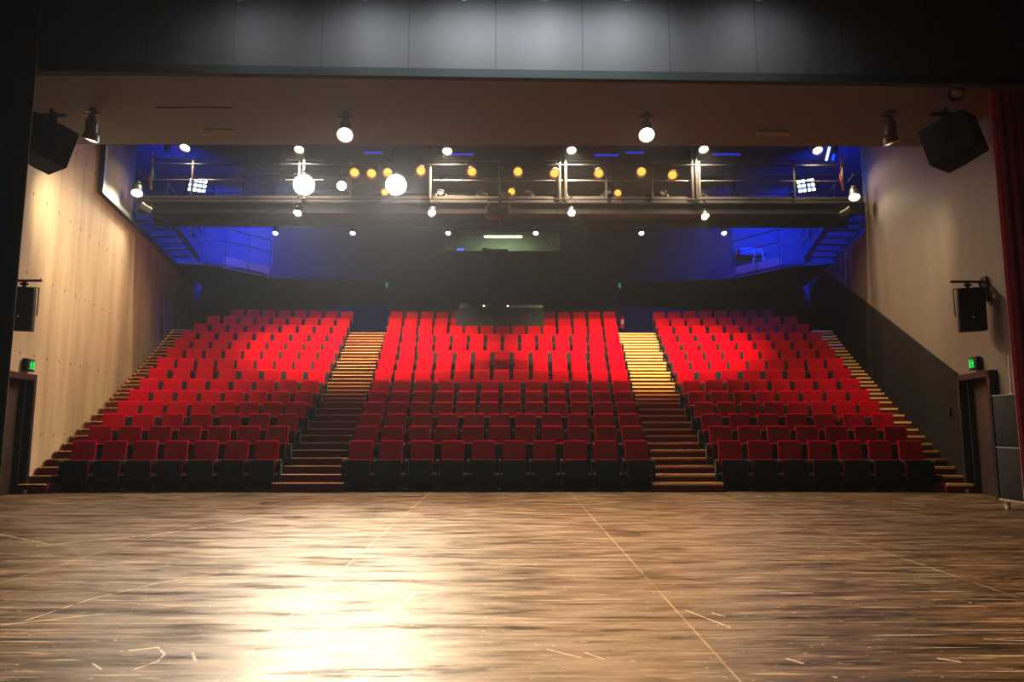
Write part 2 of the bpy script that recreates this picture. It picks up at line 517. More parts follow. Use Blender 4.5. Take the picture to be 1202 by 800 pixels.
# stairways: 33 treads each, one nosing per tread
def stair(sgn, outer):
    nm = 'stairway'
    side = 'left' if sgn < 0 else 'right'
    lab = ('dark red carpeted aisle stairs with gold nosings, between centre and %s seat blocks' % side) if not outer else \
          ('narrow dark carpeted steps with gold nosings along the %s side wall' % side)
    root = empty(nm, (sgn * (xi(DN) - .6 if not outer else 8.9), DN, 0), 0, lab, 'stairs')
    st = MB(); nos = []
    for n in range(1, 34):
        z = FZ[n]; zb = max(0, z - .45)
        y1 = FY[n + 1] if n < 33 else None
        if not outer:
            y0 = FY[n]; ye = y1 if y1 else BACKY
            a = xc(y0) + .004; b = xi(y0) - .004; a1 = xc(ye) + .004; b1 = xi(ye) - .004
            poly = [(a, y0), (b, y0), (b1, ye), (a1, ye)]
            A = Vector((a + .01, y0, z)); B = Vector((b - .01, y0, z))
        else:
            k = max(i for i in range(14) if NF[i] <= n)
            k = k if NF[k] <= n else k - 1
            Xi = row_outer(min(13, k)) + .004 if n >= 2 else row_outer(0) + .004
            w0 = wall_at(n, -.02); i0 = linept(n, Xi)
            if n < 33: w1 = wall_at(n + 1, -.02); i1 = linept(n + 1, Xi)
            else: w1 = (xw(BACKY) - .02, BACKY); i1 = (Xi, BACKY)
            poly = [i0, w0, w1, i1]
            A = Vector((i0[0] + .01, i0[1], z)); B = Vector((w0[0] - .02, w0[1], z))
        poly = [(sgn * x, y) for x, y in poly]
        st.prism(poly if sgn > 0 else poly[::-1], zb, z)
        A.x *= sgn; B.x *= sgn
        nos.append((A, B))
    ox = root.location.copy()
    for i, v in enumerate(st.v): st.v[i] = (v[0] - ox.x, v[1] - ox.y, v[2])
    st.build('tread_run', M['carpet'], root)
    for A, B in nos:
        A = A - ox; B = B - ox
        d = (B - A); L_ = d.length; mid = (A + B) / 2
        R = Matrix.Translation(mid) @ Matrix.Rotation(atan2(d.y, d.x), 4, 'Z')
        q = MB(); q.box((0, .018, .006), (L_, .055, .012), R); q.box((0, -.008, -.011), (L_, .012, .046), R)
        q.build('nosing', M['brass'], root)


for sgn in (-1, 1):
    stair(sgn, False); stair(sgn, True)

# ------------------------------------------------------------------ theatre seat
W = .46


def seat_parts():
    """seat facing -Y, origin on floor under the backrest front face; width along X centred"""
    root = empty('theatre_seat')
    # backrest: softly curved padded slab leaning back
    bm = bmesh.new()
    nx, nz = 6, 6
    z0, z1 = .50, .97
    def P(i, j, front):
        u = i / nx * 2 - 1; v = j / nz
        x = u * W / 2; z = z0 + v * (z1 - z0)
        y = .02 + v * .05 - .02 * (1 - u * u) * -1 - .012 * sin(pi * v)
        y += .012 * u * u * -1
        ins = .0
        if not front: y += .075 - .012 * (v ** 2)
        return Vector((x, y - .02, z))
    fr = [[bm.verts.new(P(i, j, True)) for j in range(nz + 1)] for i in range(nx + 1)]
    bk = [[bm.verts.new(P(i, j, False)) for j in range(nz + 1)] for i in range(nx + 1)]
    for i in range(nx):
        for j in range(nz):
            bm.faces.new((fr[i][j], fr[i + 1][j], fr[i + 1][j + 1], fr[i][j + 1]))
            bm.faces.new((bk[i][j], bk[i][j + 1], bk[i + 1][j + 1], bk[i + 1][j]))
    rim = []
    for i in range(nx):
        bm.faces.new((fr[i][0], bk[i][0], bk[i + 1][0], fr[i + 1][0]))
        bm.faces.new((fr[i][nz], fr[i + 1][nz], bk[i + 1][nz], bk[i][nz]))
    for j in range(nz):
        bm.faces.new((fr[0][j], fr[0][j + 1], bk[0][j + 1], bk[0][j]))
        bm.faces.new((fr[nx][j], bk[nx][j], bk[nx][j + 1], fr[nx][j + 1]))
    bm.normal_update()
    ed = [e for e in bm.edges if len(e.link_faces) == 2 and e.calc_face_angle() > 1.0]
    bmesh.ops.bevel(bm, geom=ed, offset=.026, segments=3, affect='EDGES', profile=.5)
    q = MB(); q.frombm(bm, True); q.build('backrest', M['velour'], root)
    # tipped-up seat: dark shell towards the stage, red cushion behind and over its top edge
    T = Matrix.Translation((0, -.20, .17)) @ Matrix.Rotation(radians(-8), 4, 'X')
    q = MB(); q.bevbox((0, -.045, .215), (W - .01, .035, .41), .014, T); q.build('seat_shell', M['seat_shell'], root)
    q = MB(); q.bevbox((0, .008, .225), (W - .015, .07, .43), .022, T); q.build('seat_cushion', M['velour'], root)
    # dark pan behind the backrest
    q = MB(); q.bevbox((0, .103, .70), (W - .04, .02, .42), .008, Matrix.Identity(4)); q.build('back_shell', M['seat_shell'], root)
    # side frame with arm pad: at local -x side
    return root


def side_frame(root, x):
    q = MB()
    q.bevbox((x, -.02, .30), (.03, .20, .60), .01)
    q.bevbox((x, -.12, .56), (.04, .36, .035), .012)
    q.bevbox((x, -.04, .012), (.07, .30, .024), .008)
    o = q.build('leg', M['black_metal'], root)
    p = MB(); p.bevbox((x, -.14, .588), (.045, .28, .022), .01); p.build('armrest', M['arm'], root)
    r = MB(); r.bevbox((x, -.18, .031), (.03, .05, .014), .005); r.build('foot', M['foot'], o)
    return o


ORD = ['zeroth', 'first', 'second', 'third', 'fourth', 'fifth', 'sixth', 'seventh', 'eighth', 'ninth', 'tenth', 'eleventh', 'twelfth',
       'thirteenth', 'fourteenth', 'fifteenth']
GAPX = .29
proto = seat_parts(); side_frame(proto, -GAPX)
proto_end = seat_parts(); side_frame(proto_end, -GAPX); side_frame(proto_end, GAPX)


def add_end_plate(root, x, sg):
    q = MB(); q.bevbox((x + sg * .03, -.08, .33), (.02, .22, .5), .008); e = q.build('end_panel', M['seat_shell'], root)
    q = MB(); q.bevbox((x + sg * .043, -.10, .40), (.008, .07, .26), .003); q.build('row_plate', M['plate'], e)


proto_l = seat_parts(); side_frame(proto_l, -GAPX); add_end_plate(proto_l, -GAPX, -1)
proto_r = seat_parts(); side_frame(proto_r, -GAPX); side_frame(proto_r, GAPX); add_end_plate(proto_r, GAPX, 1)
used = set()


def put(kind, loc, rz, label, group):
    src = {'m': proto, 'l': proto_l, 'r': proto_r}[kind]
    if kind in used: o = copy_tree(src)
    else: o = src; used.add(kind)
    o.location = loc; o.rotation_euler = (0, 0, rz)
    tag(o, label, 'seat', group)
    return o


def del_tree(o):
    for c in list(o.children): del_tree(c)
    bpy.data.objects.remove(o)


del_tree(proto_end)
back_seats = []   # rows 12-14: too many, become one object
for k in range(14):
    nC, nS = CNT[k]; Y = ROWY[k]; z = FZ[NF[k]]
    hw = (xc(Y) - W / 2 - .02)
    for i in range(nC):
        x = -hw + 2 * hw * i / (nC - 1)
        if k >= 12 and 5 <= i <= 9: continue          # hidden by the mixing table
        if k >= 11:
            back_seats.append((x, Y, z, 0)); continue
        kind = 'l' if i == 0 else 'r' if i == nC - 1 else 'm'
        rn = 'front' if k == 0 else ORD[k + 1]
        lab = 'red tip-up theatre seat, centre block, %s row, %s from the left aisle' % (rn, ORD[i + 1])
        put(kind, (x, Y, z), 0, lab, 'seats in the centre block')
    for sgn in (-1, 1):
        x0, Y0, X1, Y1, a = rowline(k, sgn)
        x0 += W / 2; X1 -= W / 2
        for i in range(nS):
            t = i / (nS - 1)
            x = (x0 + (X1 - x0) * t); y = Y0 - tan(a) * (x - x0)
            rz = a if sgn < 0 else -a
            if k >= 11:
                back_seats.append((sgn * x, y, z, rz)); continue
            end_left = (sgn > 0 and i == 0) or (sgn < 0 and i == nS - 1)
            end_right = (sgn < 0 and i == 0) or (sgn > 0 and i == nS - 1)
            kind = 'l' if end_left else 'r' if end_right else 'm'
            rn = 'front' if k == 0 else ORD[k + 1]
            lab = 'red tip-up theatre seat, %s block, %s row, %s out from the aisle' % ('left' if sgn < 0 else 'right', rn, ORD[i + 1])
            put(kind, (sgn * x, y, z), rz, lab, 'seats in the %s block' % ('left' if sgn < 0 else 'right'))

# the last three rows as one object with both materials
vs, fs, mi, smf = [], [], [], []
src = []
for ch in [c for c in proto.children]:
    src.append((ch.data, ch.data.materials[0].name))
mats = []
for dta, mn in src:
    if mn not in mats: mats.append(mn)
for (x, y, z, rz) in back_seats:
    c, s = cos(rz), sin(rz)
    for dta, mn in src:
        b0 = len(vs)
        for v in dta.vertices:
            vs.append((x + c * v.co.x - s * v.co.y, y + s * v.co.x + c * v.co.y, z + v.co.z))
        for p in dta.polygons:
            fs.append(tuple(b0 + q for q in p.vertices)); mi.append(mats.index(mn)); smf.append(p.use_smooth)
me = bpy.data.meshes.new('theatre_seats'); me.from_pydata(vs, [], fs)
for mn in mats: me.materials.append(bpy.data.materials[mn])
for p, i_, s_ in zip(me.polygons, mi, smf): p.material_index = i_; p.use_smooth = s_
try: me.set_sharp_from_angle(angle=radians(40))
except Exception: pass
o = bpy.data.objects.new('theatre_seats', me); COL.objects.link(o)
tag(o, 'last three rows of red tip-up theatre seats below the rear wall', 'seats', 'seats in the last rows', 'stuff')


# ------------------------------------------------------------------ room shell
def wall_frame(sgn, Y0):
    """matrix: local x along the side wall (deeper), y outward-normal away from room, z up; origin at wall base at Y0"""
    th = WA
    d = Vector((sgn * sin(th), cos(th), 0))          # along
    n = Vector((sgn * cos(th), -sin(th), 0))         # outwards
    m = Matrix(((d.x, n.x, 0, sgn * xw(Y0)), (d.y, n.y, 0, Y0), (0, 0, 1, 0), (0, 0, 0, 1)))
    return m


def wl(Y, Y0=10.4): return (Y - Y0) / cos(WA)        # Y -> local x


def panel(name, mtx, poly, t, material, y0=0.0):
    """poly in (local x, z)"""
    q = MB(); q.extrude([(x, y0, z) for x, z in poly], (0, t, 0))
    o = q.build(name, material); o.matrix_world = mtx
    return struct(o)


WL, WR = wall_frame(-1, 10.4), wall_frame(1, 10.4)
ZT = 10.6
# left: pale concrete up to the gallery edge, full height nearer the stage. the door opening is left clear
dL0, dL1, dz = wl(12.0), wl(13.30), 2.22
panel('wall_left', WL, [(wl(9.2), 0), (dL0, 0), (dL0, dz), (dL1, dz), (dL1, 0), (wl(27.8), 0), (wl(27.8), 6.9), (wl(16.1), 6.9), (wl(16.1), ZT), (wl(9.2), ZT)], .3, M['concrete'])
panel('wall_left_upper', WL, [(wl(16.25), 7.02), (wl(19.3), 7.02), (wl(19.3), ZT), (wl(16.25), ZT)], .3, M['beige_wall'], .12)
t_ = MB()
t_.box((wl(16.18), -.02, 8.75), (.13, .2, 3.7)); t_.box(((wl(16.1) + wl(27.5)) / 2, -.02, 6.96), (wl(27.5) - wl(16.1), .2, .13))
o = t_.build('trim_left', M['doorframe']); o.matrix_world = WL; struct(o)
panel('wall_right', WR, [(wl(9.2), 0), (wl(11.9), 0), (wl(11.9), 2.22), (wl(13.3), 2.22), (wl(13.3), 0), (wl(27.8), 0), (wl(27.8), 6.9), (wl(19.3), 6.9), (wl(19.3), ZT), (wl(9.2), ZT)], .3, M['beige_wall'])
pr = [(wl(13.56), 0), (wl(27.6), 0), (wl(27.6), 2.3 + (27.6 - 13.56) * .419), (wl(13.56), 2.3)]
panel('wall_right_lower', WR, pr, -.05, M['dado'])
# outer walls of the side galleries
for sgn, mt, nm in ((-1, WL, 'left'), (1, WR, 'right')):
    panel('wall_%s_gallery' % nm, mt, [(wl(15.8), 6.7), (wl(29), 6.7), (wl(29), ZT), (wl(15.8), ZT)], .2, M['black_wall'], 1.9)
    panel('floor_%s_gallery' % nm, mt, [(wl(15.8), 6.72), (wl(29), 6.72), (wl(29), 6.88), (wl(15.8), 6.88)], 1.7, M['darksteel'], .32)
# rear walls
q = MB()
for sg in (-1, 1): q.box((sg * 9.65, BACKY + .45, 5.3), (10.7, .2, 10.6))
struct(q.build('wall_back', M['black_wall']))
# booth volume: centre face with a window opening, two slightly turned wings above the void
q = MB()
YB = 26.9
x0, x1, z0, z1 = -2.40, 2.38, 8.13, 9.09
for (a, b, c, d) in ((-4.62, 4.62, 4.59, z0), (-4.62, 4.62, z1, ZT), (-4.62, x0, z0, z1), (x1, 4.62, z0, z1)):
    q.box(((a + b) / 2, YB + .1, (c + d) / 2), (b - a, .2, d - c))
for sg in (-1, 1):
    q.box((sg * 4.52, YB + .5, 5.75), (.2, .8, 2.3))
struct(q.build('wall_back_centre', M['panels']))
for sg, nm in ((-1, 'left'), (1, 'right')):
    q = MB()
    q.extrude([(sg * 4.63, 26.9, 6.93), (sg * 9.0, 26.1, 6.93), (sg * 9.0, 26.1, ZT), (sg * 4.63, 26.9, ZT)], (0, .15, 0))
    q.extrude([(sg * 9.0, 26.12, 6.93), (sg * 9.3, 28.0, 6.93), (sg * 9.3, 28.0, ZT), (sg * 9.0, 26.12, ZT)], (-sg * .1, 0, 0))
    struct(q.build('wall_back_%s_wing' % nm, M['panels']))
    q = MB(); q.prism([(sg * 4.5, 27.0), (sg * 9.0, 26.2), (sg * 9.3, 28.0), (sg * 4.5, 28.0)][::sg], 6.94, 7.1)
    struct(q.build('ceiling_%s_void' % nm, M['ceil']))
# booth interior
q = MB(); q.box((0, 29.6, 8.7), (6.5, .1, 2.2)); q.box((-3.25, 28.3, 8.7), (.1, 2.6, 2.2)); q.box((3.25, 28.3, 8.7), (.1, 2.6, 2.2))
struct(q.build('wall_booth', M['boothwall']))
q = MB(); q.box((0, 28.3, 9.75), (6.5, 2.6, .1)); struct(q.build('ceiling_booth', M['boothwall']))
q = MB(); q.box((0, 28.3, 7.55), (6.5, 2.6, .1)); struct(q.build('floor_booth', M['platform']))

# booth window
wroot = empty('window_1', (0, YB, z0)); struct(wroot)
q = MB()
q.box((x0 + .03, 0, .48), (.06, .24, .96)); q.box((x1 - .03, 0, .48), (.06, .24, .96))
q.box((-.01, 0, .03), (x1 - x0, .24, .06)); q.box((-.01, 0, .93), (x1 - x0, .24, .06))
struct(q.build('window_frame', M['darksteel'], wroot))
q = MB(); q.box((0, .05, .48), (x1 - x0 - .1, .01, .86)); struct(q.build('window_pane', M['glass'], wroot))

# upper ceiling, side fill behind the stage opening, thick lintel over the stage edge
q = MB(); q.box((0, 21, ZT + .1), (34, 16, .2)); struct(q.build('ceiling', M['ceil']))
q = MB(); q.box((0, 12.3, 8.9), (24, 2.85, 3.6))
struct(q.build('ceiling_soffit', M['soffit']))
q = MB(); q.box((0, 5.0, 11.5), (30, 13, .2)); struct(q.build('ceiling_stage', M['ceil']))
# conduit and small marks on the soffit
c_ = MB(); c_.tube([(-6.3, 12.0, 7.085), (-4.9, 12.0, 7.085)], .012)
tag(c_.build('conduit', M['darksteel']), 'thin dark conduit run along the grey soffit, upper left', 'conduit')

# stage border cloth with its hem pipe
bor = empty('stage_border', (0, 9, 6.16), 0, 'wide charcoal border cloth hanging across the top of the stage opening', 'stage border')
R = Matrix.Rotation(radians(-.8), 4, 'Y')
q = MB()
nx = 80
vs = []; fs = []
for i in range(nx + 1):
    x = -9.5 + 19 * i / nx
    for j, z in enumerate((0, 5.0)):
        vs.append(Vector((x, .02 * sin(i * 1.7) + (.05 if j else 0), z - .012 * x)))
for i in range(nx): fs.append((2 * i, 2 * i + 2, 2 * i + 3, 2 * i + 1))
q.add(vs, fs, True)
q.add([v + Vector((0, .03, 0)) for v in vs], [f[::-1] for f in fs], True)
q.build('border_cloth', M['border'], bor)
q = MB(); q.box((0, .02, -.02), (19, .10, .12), Matrix.Rotation(atan(.012), 4, 'Y')); q.build('hem', M['leg'], bor)

# black leg at stage left, crimson curtain at stage right
def drape(name, x0, y0, x1, y1, z0, z1, amp, wave, mt, thick=.02, phase=0):
    n = max(24, int(sqrt((x1 - x0) ** 2 + (y1 - y0) ** 2) / wave * 14)); q = MB(); vs = []; fs = []
    dx, dy = x1 - x0, y1 - y0; L_ = sqrt(dx * dx + dy * dy); nxx, nyy = -dy / L_, dx / L_
    rows = 9
    for i in range(n + 1):
        t = i / n
        for j in range(rows):
            v = j / (rows - 1)
            w = amp * (sin(2 * pi * t * L_ / wave + phase + .25 * sin(3 * v + t * 5)) + .35 * sin(2 * pi * t * L_ / wave * 2.3 + 1.3))
            w *= (1 - .25 * v)
            vs.append((x0 + dx * t + nxx * w, y0 + dy * t + nyy * w, z0 + (z1 - z0) * v))
    for i in range(n):
        for j in range(rows - 1):
            a = i * rows + j; fs.append((a, a + rows, a + rows + 1, a + 1))
    q.add(vs, fs, True)
    o = q.build(name, mt)
    m = o.modifiers.new('thickness', 'SOLIDIFY'); m.thickness = thick
    return o


tag(drape('masking_leg', -6.0, 8.5, -8.8, 8.5, .01, 10, .012, .5, M['leg']), 'tall black masking drape down the left edge of the stage', 'stage drape')
tag(drape('stage_curtain', 7.28, 9.5, 9.0, 9.42, 0.02, 7.0, .03, .15, M['curtain'], phase=1), 'crimson velvet stage curtain gathered in folds at the right edge', 'curtain')

# ------------------------------------------------------------------ doors and exit signs
def door(sgn, mt, nm):
    r = empty(nm, (0, 0, 0)); r.matrix_world = mt; struct(r)
    a, b = (wl(12.0), wl(13.30)) if sgn < 0 else (wl(11.9), wl(13.3))
    q = MB()
    q.box((a + .05, -.03, 1.12), (.11, .22, 2.24)); q.box((b - .05, -.03, 1.12), (.11, .22, 2.24)); q.box(((a + b) / 2, -.03, 2.19), (b - a, .22, .11))
    q.box((b - .17, .03, 1.1), (.07, .1, 2.1))
    struct(q.build('door_frame', M['doorframe'], r))
    q = MB(); q.bevbox(((a + b) / 2, .10, 1.07), (b - a - .2, .06, 2.13), .006); lf = struct(q.build('door_leaf', M['door'], r))
    q = MB(); q.tube([(a + .22, .03, 1.02), (a + .34, .03, 1.02)], .012); q.tube([(a + .22, .07, 1.02), (a + .22, .03, 1.02)], .012)
    struct(q.build('door_handle', M['alu'], lf))
    q = MB(); q.box((b - .06, -.17, .035), (.26, .06, .07)); struct(q.build('door_sill', M['fascia'], r))
    # exit sign above
    s = empty('exit_sign', (0, 0, 0), 0, 'small green running-man exit sign over the %s stage door' % ('left' if sgn < 0 else 'right'), 'exit sign')
    s.matrix_world = mt @ Matrix.Translation(((a + b) / 2 + (.45 if sgn < 0 else .0), -.08, 2.42))
    q = MB(); q.bevbox((0, .02, 0), (.34, .09, .24), .012); q.build('casing', M['black_metal'], s)
    q = MB()
    y = -.035; B_ = lambda x, z, w, h, rot=0: q.box((0, 0, 0), (w, .008, h), Matrix.Translation((x, y, z)) @ Matrix.Rotation(rot, 4, 'Y'))
    B_(-.02, .055, .035, .035); B_(-.03, 0, .035, .07, .3); B_(-.06, -.05, .02, .07, .7); B_(0, -.05, .02, .07, -.5); B_(.0, .015, .07, .016, .4); B_(-.06, .02, .05, .014, -.5)
    B_(.09, 0, .06, .16)
    q.build('pictogram', M['exit'], s)


door(-1, WL, 'door_1'); door(1, WR, 'door_2')


def rear_exit(name, loc, rz, lab):
    s = empty(name, loc, rz, lab, 'exit sign')
    q = MB(); q.bevbox((0, .03, 0), (.30, .06, .20), .01); q.build('casing', M['white'], s)
    q = MB(); q.box((-.04, -.004, 0), (.08, .006, .12)); q.box((.07, -.004, 0), (.05, .006, .12)); q.build('pictogram', M['exit'], s)


rear_exit('exit_sign', (-4.66, 26.75, 6.78), -1.25, 'tiny green exit sign on rear wall corner above the left aisle')
rear_exit('exit_sign', (4.66, 26.75, 6.78), 1.25, 'tiny green exit sign on rear wall corner above the right aisle')
rear_exit('exit_sign', (9.15, 25.9, 9.2), .5, 'green exit sign in the blue right gallery above its balcony')


# ------------------------------------------------------------------ fire extinguishers
def extinguisher(x, lab):
    e = empty('fire_extinguisher', (x, 26.78, 5.05), 0, lab, 'fire extinguisher', 'extinguishers at the ends of the last row')
    q = MB(); q.lathe([(.02, 0), (.085, .01), (.09, .04), (.09, .40), (.07, .46), (.03, .49), (.02, .50)], 18); q.build('cylinder', M['extred'], e)
    q = MB(); q.lathe([(.022, .50), (.022, .54)], 10); q.box((.0, -.02, .56), (.03, .14, .02)); q.box((0, -.04, .60), (.025, .12, .015)); q.build('valve_handle', M['black_metal'], e)
    q = MB(); q.tube([(.03, 0, .53), (.10, -.02, .50), (.115, -.02, .35), (.10, -.02, .12)], .012); q.build('hose', M['cable'], e)
    q = MB(); q.box((0, -.089, .26), (.09, .008, .16)); q.build('instruction_label', M['white'], e)
    q = MB(); q.box((0, .1, .25), (.1, .04, .3)); q.build('wall_bracket', M['black_metal'], e)


extinguisher(-4.45, 'red fire extinguisher on the rear wall beside the left aisle')
extinguisher(4.72, 'red fire extinguisher on the rear wall beside the right aisle')

# ------------------------------------------------------------------ catwalk bridge
cw = empty('catwalk', (0, 19.2, 7.4), 0, 'long dark steel lighting catwalk with rails spanning the whole hall', 'catwalk')
q = MB()
q.box((0, .65, .17), (21.3, 1.3, .06)); q.build('deck', M['darksteel'], cw)
q = MB(); q.box((0, 0, .10), (21.1, .08, .34)); q.box((0, -.05, .255), (21.1, .05, .03)); q.box((0, -.05, -.06), (21.1, .05, .03)); q.build('front_beam', M['darksteel'], cw)
q = MB(); q.box((0, 1.3, .10), (21.4, .08, .34)); q.build('rear_beam', M['darksteel'], cw)
q = MB(); q.box((0, .02, .38), (21.1, .015, .19)); q.build('toe_board', M['steel'], cw)
for zz, xs in ((1.55, ((-10.3, -7.9), (-6.3, -5.2), (-2.1, .15), (1.3, 3.4), (4.3, 5.65), (5.75, 9.8))), (.94, ((-10.4, -7.5), (-6.3, -5.2), (-2.0, 4.0), (4.1, 5.6), (5.8, 9.85)))):
    for a, b in xs:
        q = MB(); q.tube([(a, 0, zz), (b, 0, zz)], .024); q.build('handrail', M['steel'], cw)
for zz in (1.55, 1.0):
    q = MB(); q.tube([(-10.4, 1.28, zz), (10.4, 1.28, zz)], .018); q.build('rear_handrail', M['darksteel'], cw)
for x in (-9.0, -5.9, -4.4, 3.05, 4.4, 8.55, 5.78):
    q = MB(); q.box((x, 0, .85), (.05, .05, 1.4)); q.build('rail_post', M['steel'], cw)
for x in (-8.0, -5.0, -2, 1, 6.6, 7.2, 9.5):
    q = MB(); q.box((x, 1.28, .85), (.04, .04, 1.4)); q.build('rear_rail_post', M['darksteel'], cw)
for x in (-5.75, -2.08, 1.68, 1.86, 5.55, 5.68):
    q = MB(); q.tube([(x, -.06, .3), (x, -.06, 3.2)], .045); q.build('hanger_post', M['steel'], cw)
# pipe that the lanterns hang from
q = MB(); q.tube([(-10.0, -.35, 1.28), (10.0, -.35, 1.28)], .024)
for x in (-7, -3.5, 0, 3.5, 7): q.tube([(x, -.35, 1.28), (x, 0, 1.28)], .018)
q.build('lighting_pipe', M['darksteel'], cw)
q = MB(); q.tube([(-10.0, -.30, .28), (10.0, -.30, .28)], .024)
for x in (-7, -3.5, 0, 3.5, 7): q.tube([(x, -.30, .28), (x, 0, .28)], .018)
q.build('lower_lighting_pipe', M['darksteel'], cw)

# rear house bar for the row of cans
hb = empty('house_light_bar', (0, 22, 8.35), 0, 'thin dark pipe over the upper rows carrying the rear lamps', 'pipe')
q = MB(); q.tube([(-7.6, 0, 0), (7.6, 0, 0)], .02); q.build('pipe', M['black_metal'], hb)
for x in (-7.4, -3.7, 0, 3.7, 7.4):
    q = MB(); q.tube([(x, 0, 0), (x, 0, 2.24)], .008, 6); q.build('suspension_wire', M['black_metal'], hb)


# ------------------------------------------------------------------ lamps
def light(parent, kind, loc, direction, energy, col, size=.08, spot=60, blend=.5, name='bulb_light'):
    l = bpy.data.lights.new(name, kind); l.energy = energy; l.color = col
    if kind in ('SPOT', 'POINT'): l.shadow_soft_size = size
    if kind == 'SPOT': l.spot_size = radians(spot); l.spot_blend = blend
    if kind == 'AREA': l.shape = 'DISK'; l.size = size
    o = bpy.data.objects.new(name, l); COL.objects.link(o)
    o.location = loc; o.rotation_euler = Vector(direction).to_track_quat('-Z', 'Y').to_euler()
    if parent: o.parent = parent
    return o


WARM = (1, .74, .45); WHITE = (1, .86, .66); AMB = (1, .48, .15)


def lantern(loc, aim, label, cat='lamp', group=None, r=.09, L_=.26, body='lampbody', lens='hot', energy=0, col=WARM, spot=70, blend=.5,
            mount=.25, name='spotlight', flare=1.25, size=None, lens_scale=.9, lit_tilt=None):
    """cylindrical lantern with front at loc, pointing along aim, on a yoke with a clamp above"""
    root = empty(name, loc, 0, label, cat, group)
    a = Vector(aim).normalized()
    Mx = a.to_track_quat('Z', 'Y').to_matrix().to_4x4()
    q = MB()
    q.lathe([(r * .35, -L_), (r * .75, -L_ * .96), (r * .8, -L_ * .62), (r, -L_ * .6), (r, -L_ * .25), (r * flare, 0), (r * flare * .93, 0), (r * .86, -L_ * .22), (r * .84, -L_ * .26)], 20, Mx)
    for t in (.7, .78, .86): q.lathe([(r * .82, -L_ * t - .006), (r * .9, -L_ * t), (r * .82, -L_ * t + .006)], 16, Mx, False)
    q.build('barrel', M[body], root)
    q = MB(); q.lathe([(0.001, -L_ * .12 - .02), (r * lens_scale * .5, -L_ * .12 - .012), (r * lens_scale, -L_ * .12 - .03), (r * lens_scale * .98, -L_ * .12 - .034)], 20, Mx)
    q.build('lens', M[lens], root)
    c = a * (-L_ * .45)
    q = MB()
    side = a.cross(Vector((0, 0, 1)))
    if side.length < .05: side = Vector((1, 0, 0))
    side.normalize()
    top = Vector((c.x, c.y, c.z + mount))
    for s in (-1, 1):
        q.tube([c + side * s * (r + .012), c + side * s * (r + .02) + Vector((0, 0, mount * .7)), top + side * s * .01], .008, 6)
    q.build('yoke', M['black_metal'], root)
    q = MB(); q.bevbox(tuple(top + Vector((0, 0, .02))), (.05, .06, .07), .01); q.build('clamp', M['black_metal'], root)
    if energy:
        light(root, 'SPOT', tuple(a * .03), a if lit_tilt is None else lit_tilt, energy, col, size or r * .9, spot, blend)
    return root


DOWN = (0, 0, -1)


def at(px, py, Y):
    a = (px - 601) / F; b = (400 - py) / F
    d = Vector((a, cos(PITCH) - b * sin(PITCH), sin(PITCH) + b * cos(PITCH)))
    c, s = cos(YAW), sin(YAW)
    d = Vector((c * d.x + s * d.y, -s * d.x + c * d.y, d.z))
    return Vector((CX, 0, H)) + d * (Y / d.y)


PLACE = ['far left', 'second from left', 'third from left', 'third from right', 'second from right', 'far right']
# row along the top of the catwalk
for i, px in enumerate((217, 351, 525, 671, 826, 960)):
    lantern(at(px, (174, 176, 178, 177, 176, 177)[i], 18.86), (0, -.5, -1), 'lit warm downlight at ceiling level above the catwalk, %s' % PLACE[i], group='top row of catwalk lamps',
            r=.12, L_=.26, energy=(300, 1700, 2800, 2800, 1700, 300)[i], spot=130, blend=.6, lit_tilt=Vector((0, -.1, -1)), size=.06)
# row under the catwalk
for i, px in enumerate((349, 507, 671, 828)):
    lantern(at(px, (250, 250, 250, 254)[i], 18.86), (0, -.5, -1), 'lit warm downlight hanging just under the catwalk, %s of four' % ('leftmost', 'second', 'third', 'rightmost')[i],
            group='lamps under the catwalk', r=.10, L_=.26, energy=4800, spot=90, blend=.75, mount=.35, size=.06, lit_tilt=Vector(((-5.0, -3.4, 3.4, 5.0)[i], 21.8, 3.4)) - at(px, 250, 18.86))
# rear row of grey cans, blue light painted into their colour
for i, px in enumerate((323, 414, 526, 629, 753, 850)):
    lantern(at(px, 274, 22.0), (0, -.6, -1), 'lit lamp in a blue-lit can over the upper rows, %s' % PLACE[i], group='rear row of hanging cans',
            r=.085, L_=.38, body='cyl_blue', energy=260 if i in (0, 5) else 60, spot=130 if i in (0, 5) else 110, blend=.7, mount=.6, flare=1.1)
# two blinding profile lamps and their weaker neighbour, aimed at the stage
for i, (px, py, sz, en, lb) in enumerate(((357, 217, .25, 9000, 'blinding white stage lamp on the catwalk, left of the pair'), (465, 217, .25, 9000, 'blinding white stage lamp on the catwalk, right of the pair'),
                                          (401, 218, .11, 500, 'smaller bright lamp between the two blinding catwalk lamps'))):
    p = at(px, py, 18.5); tgt = Vector((.2 + (i - .5) * .8, 4.6, 0)) if i < 2 else Vector((0, 6, 0))
    lantern(p, tgt - p, lb, r=sz, L_=.5 if i < 2 else .3, lens='veryhot', energy=en * .8, col=(1, .84, .6), spot=42, blend=.8, body='blackbody', mount=.34, lens_scale=.97, size=.2 if i < 2 else .1)
